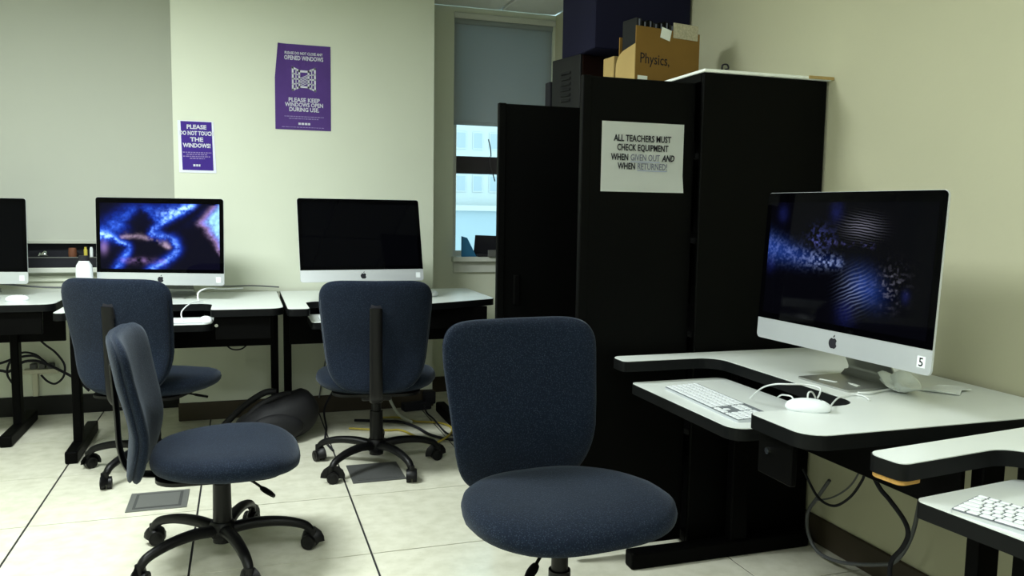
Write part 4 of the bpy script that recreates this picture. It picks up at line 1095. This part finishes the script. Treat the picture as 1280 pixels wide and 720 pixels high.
# left: raceway with outlets and tangled cables on the wall below the window
t = thing('outlet_raceway', 'beige outlet box on the wall under the left desk', 'outlet', (-1.11, YB-0.001, 0.262), 0)
obj('case', bx(-0.095, 0.085, -0.05, 0, -0.014, 0.012, bev=0.004), 'power_beige', t)
obj('conduit', bx(-0.055, -0.025, -0.02, 0, -0.152, -0.014, bev=0.004), 'power_beige', t)
for k in range(3): obj('plug', bx(-0.060+k*0.045, -0.025+k*0.045, -0.045, -0.010, 0.0125, 0.045, bev=0.006), 'vent_dark', t)
yw = YB-0.075
cable('tangled_cable', [(-1.45, yw, 0.30), (-1.312, yw, 0.282), (-1.265, yw, 0.275), (-1.199, yw, 0.324), (-1.131, yw, 0.330), (-1.071, yw, 0.305), (-0.99, yw, 0.257), (-0.921, yw, 0.207), (-0.86, yw, 0.14)], 0.008, 'ink', 'thick black cable draped over the beige outlet box')
cable('tangled_cable', [(-1.45, yw-0.02, 0.30), (-1.31, yw-0.02, 0.325), (-1.23, yw-0.02, 0.352), (-1.149, yw-0.02, 0.364), (-1.102, yw-0.02, 0.345), (-1.07, yw-0.02, 0.312)], 0.007, 'ink', 'black cable arching from the left frame edge above the outlet box')
cable('tangled_cable', [(-1.240, yw-0.04, 0.21), (-1.265, yw-0.04, 0.26), (-1.261, yw-0.04, 0.31), (-1.235, yw-0.04, 0.357), (-1.182, yw-0.04, 0.387), (-1.12, yw-0.04, 0.371), (-1.08, yw-0.04, 0.33)], 0.006, 'ink', 'dark cable loop left of the outlet box')
cable('tangled_cable', [(-1.13, yw-0.04, 0.50), (-1.076, yw-0.04, 0.432), (-1.021, yw-0.04, 0.381), (-0.978, yw-0.04, 0.309), (-0.985, yw-0.04, 0.239), (-1.027, yw-0.04, 0.2), (-1.067, yw-0.04, 0.216), (-1.098, yw-0.04, 0.254)], 0.006, 'ink', 'dark cable loop right of the outlet box')
# cables on the desks in front of the pier and window
cable('desk_cable', [(-0.22, 4.80, 0.80), (-0.10, 4.88, 0.775), (0.05, 4.89, 0.775), (0.20, 4.89, 0.765)], 0.004, 'cable_grey', 'grey cable along the back of the desk beside colourful monitor')
cable('desk_cable', [(-0.215, 4.42, 0.745), (-0.215, 4.44, 0.785), (-0.17, 4.52, 0.80), (-0.10, 4.62, 0.785), (0.0, 4.80, 0.77)], 0.0045, 'cable_white', 'white cable standing up beside the colourful lit monitor')
cable('desk_cable', [(-0.19, 4.36, 0.745), (-0.24, 4.30, 0.75), (-0.28, 4.20, 0.72), (-0.27, 4.15, 0.685), (-0.22, 4.13, 0.675)], 0.003, 'cable_white', 'white mouse cable looping down to the tray below colourful monitor')
cable('desk_cable', [(-1.25, 4.98, 0.80), (-1.08, 5.02, 0.775), (-0.92, 5.05, 0.765), (-0.72, 5.10, 0.775)], 0.005, 'cable_grey', 'grey cable along the back of the leftmost desk')
cable('desk_cable', [(-0.10, 4.57, 0.50), (-0.06, 4.57, 0.465), (-0.01, 4.57, 0.465), (0.03, 4.57, 0.50)], 0.004, 'ink', 'small black cable loop hanging under the colourful monitor desk')
# right wall cables
cable('grey_wall_cable', [(1.95, 2.30, 0.30), (1.96, 2.369, 0.213), (1.96, 2.416, 0.141), (1.96, 2.411, 0.068), (1.955, 2.354, 0.022), (1.95, 2.258, 0.026), (1.95, 2.143, 0.061), (1.95, 2.038, 0.105), (1.945, 1.985, 0.135), (1.94, 1.94, 0.19), (1.94, 1.907, 0.274), (1.94, 1.89, 0.38)], 0.0065, 'cable_grey', 'thick grey cable looping down by the right wall baseboard')
cable('thin_wall_cable', [(1.88, 2.06, 0.50), (1.90, 2.08, 0.404), (1.90, 2.098, 0.358), (1.90, 2.141, 0.298), (1.90, 2.203, 0.248), (1.90, 2.263, 0.238), (1.90, 2.314, 0.258), (1.90, 2.38, 0.32)], 0.0045, 'ink', 'thin black cable sagging under the desk with large lit monitor')
cable('thin_wall_cable', [(1.92, 2.10, 0.46), (1.93, 2.141, 0.377), (1.93, 2.185, 0.313), (1.93, 2.259, 0.254), (1.93, 2.34, 0.215)], 0.003, 'cable_grey', 'thinnest grey lead just above the sagging black cable')
cable('black_wall_cable', [(1.72, 1.90, 0.54), (1.72, 1.827, 0.46), (1.72, 1.782, 0.434), (1.72, 1.726, 0.396), (1.72, 1.709, 0.362), (1.72, 1.726, 0.317), (1.72, 1.76, 0.268), (1.72, 1.765, 0.219), (1.72, 1.755, 0.14), (1.71, 1.74, 0.01)], 0.0065, 'ink', 'black cable bending in front of the grey loop by right wall')
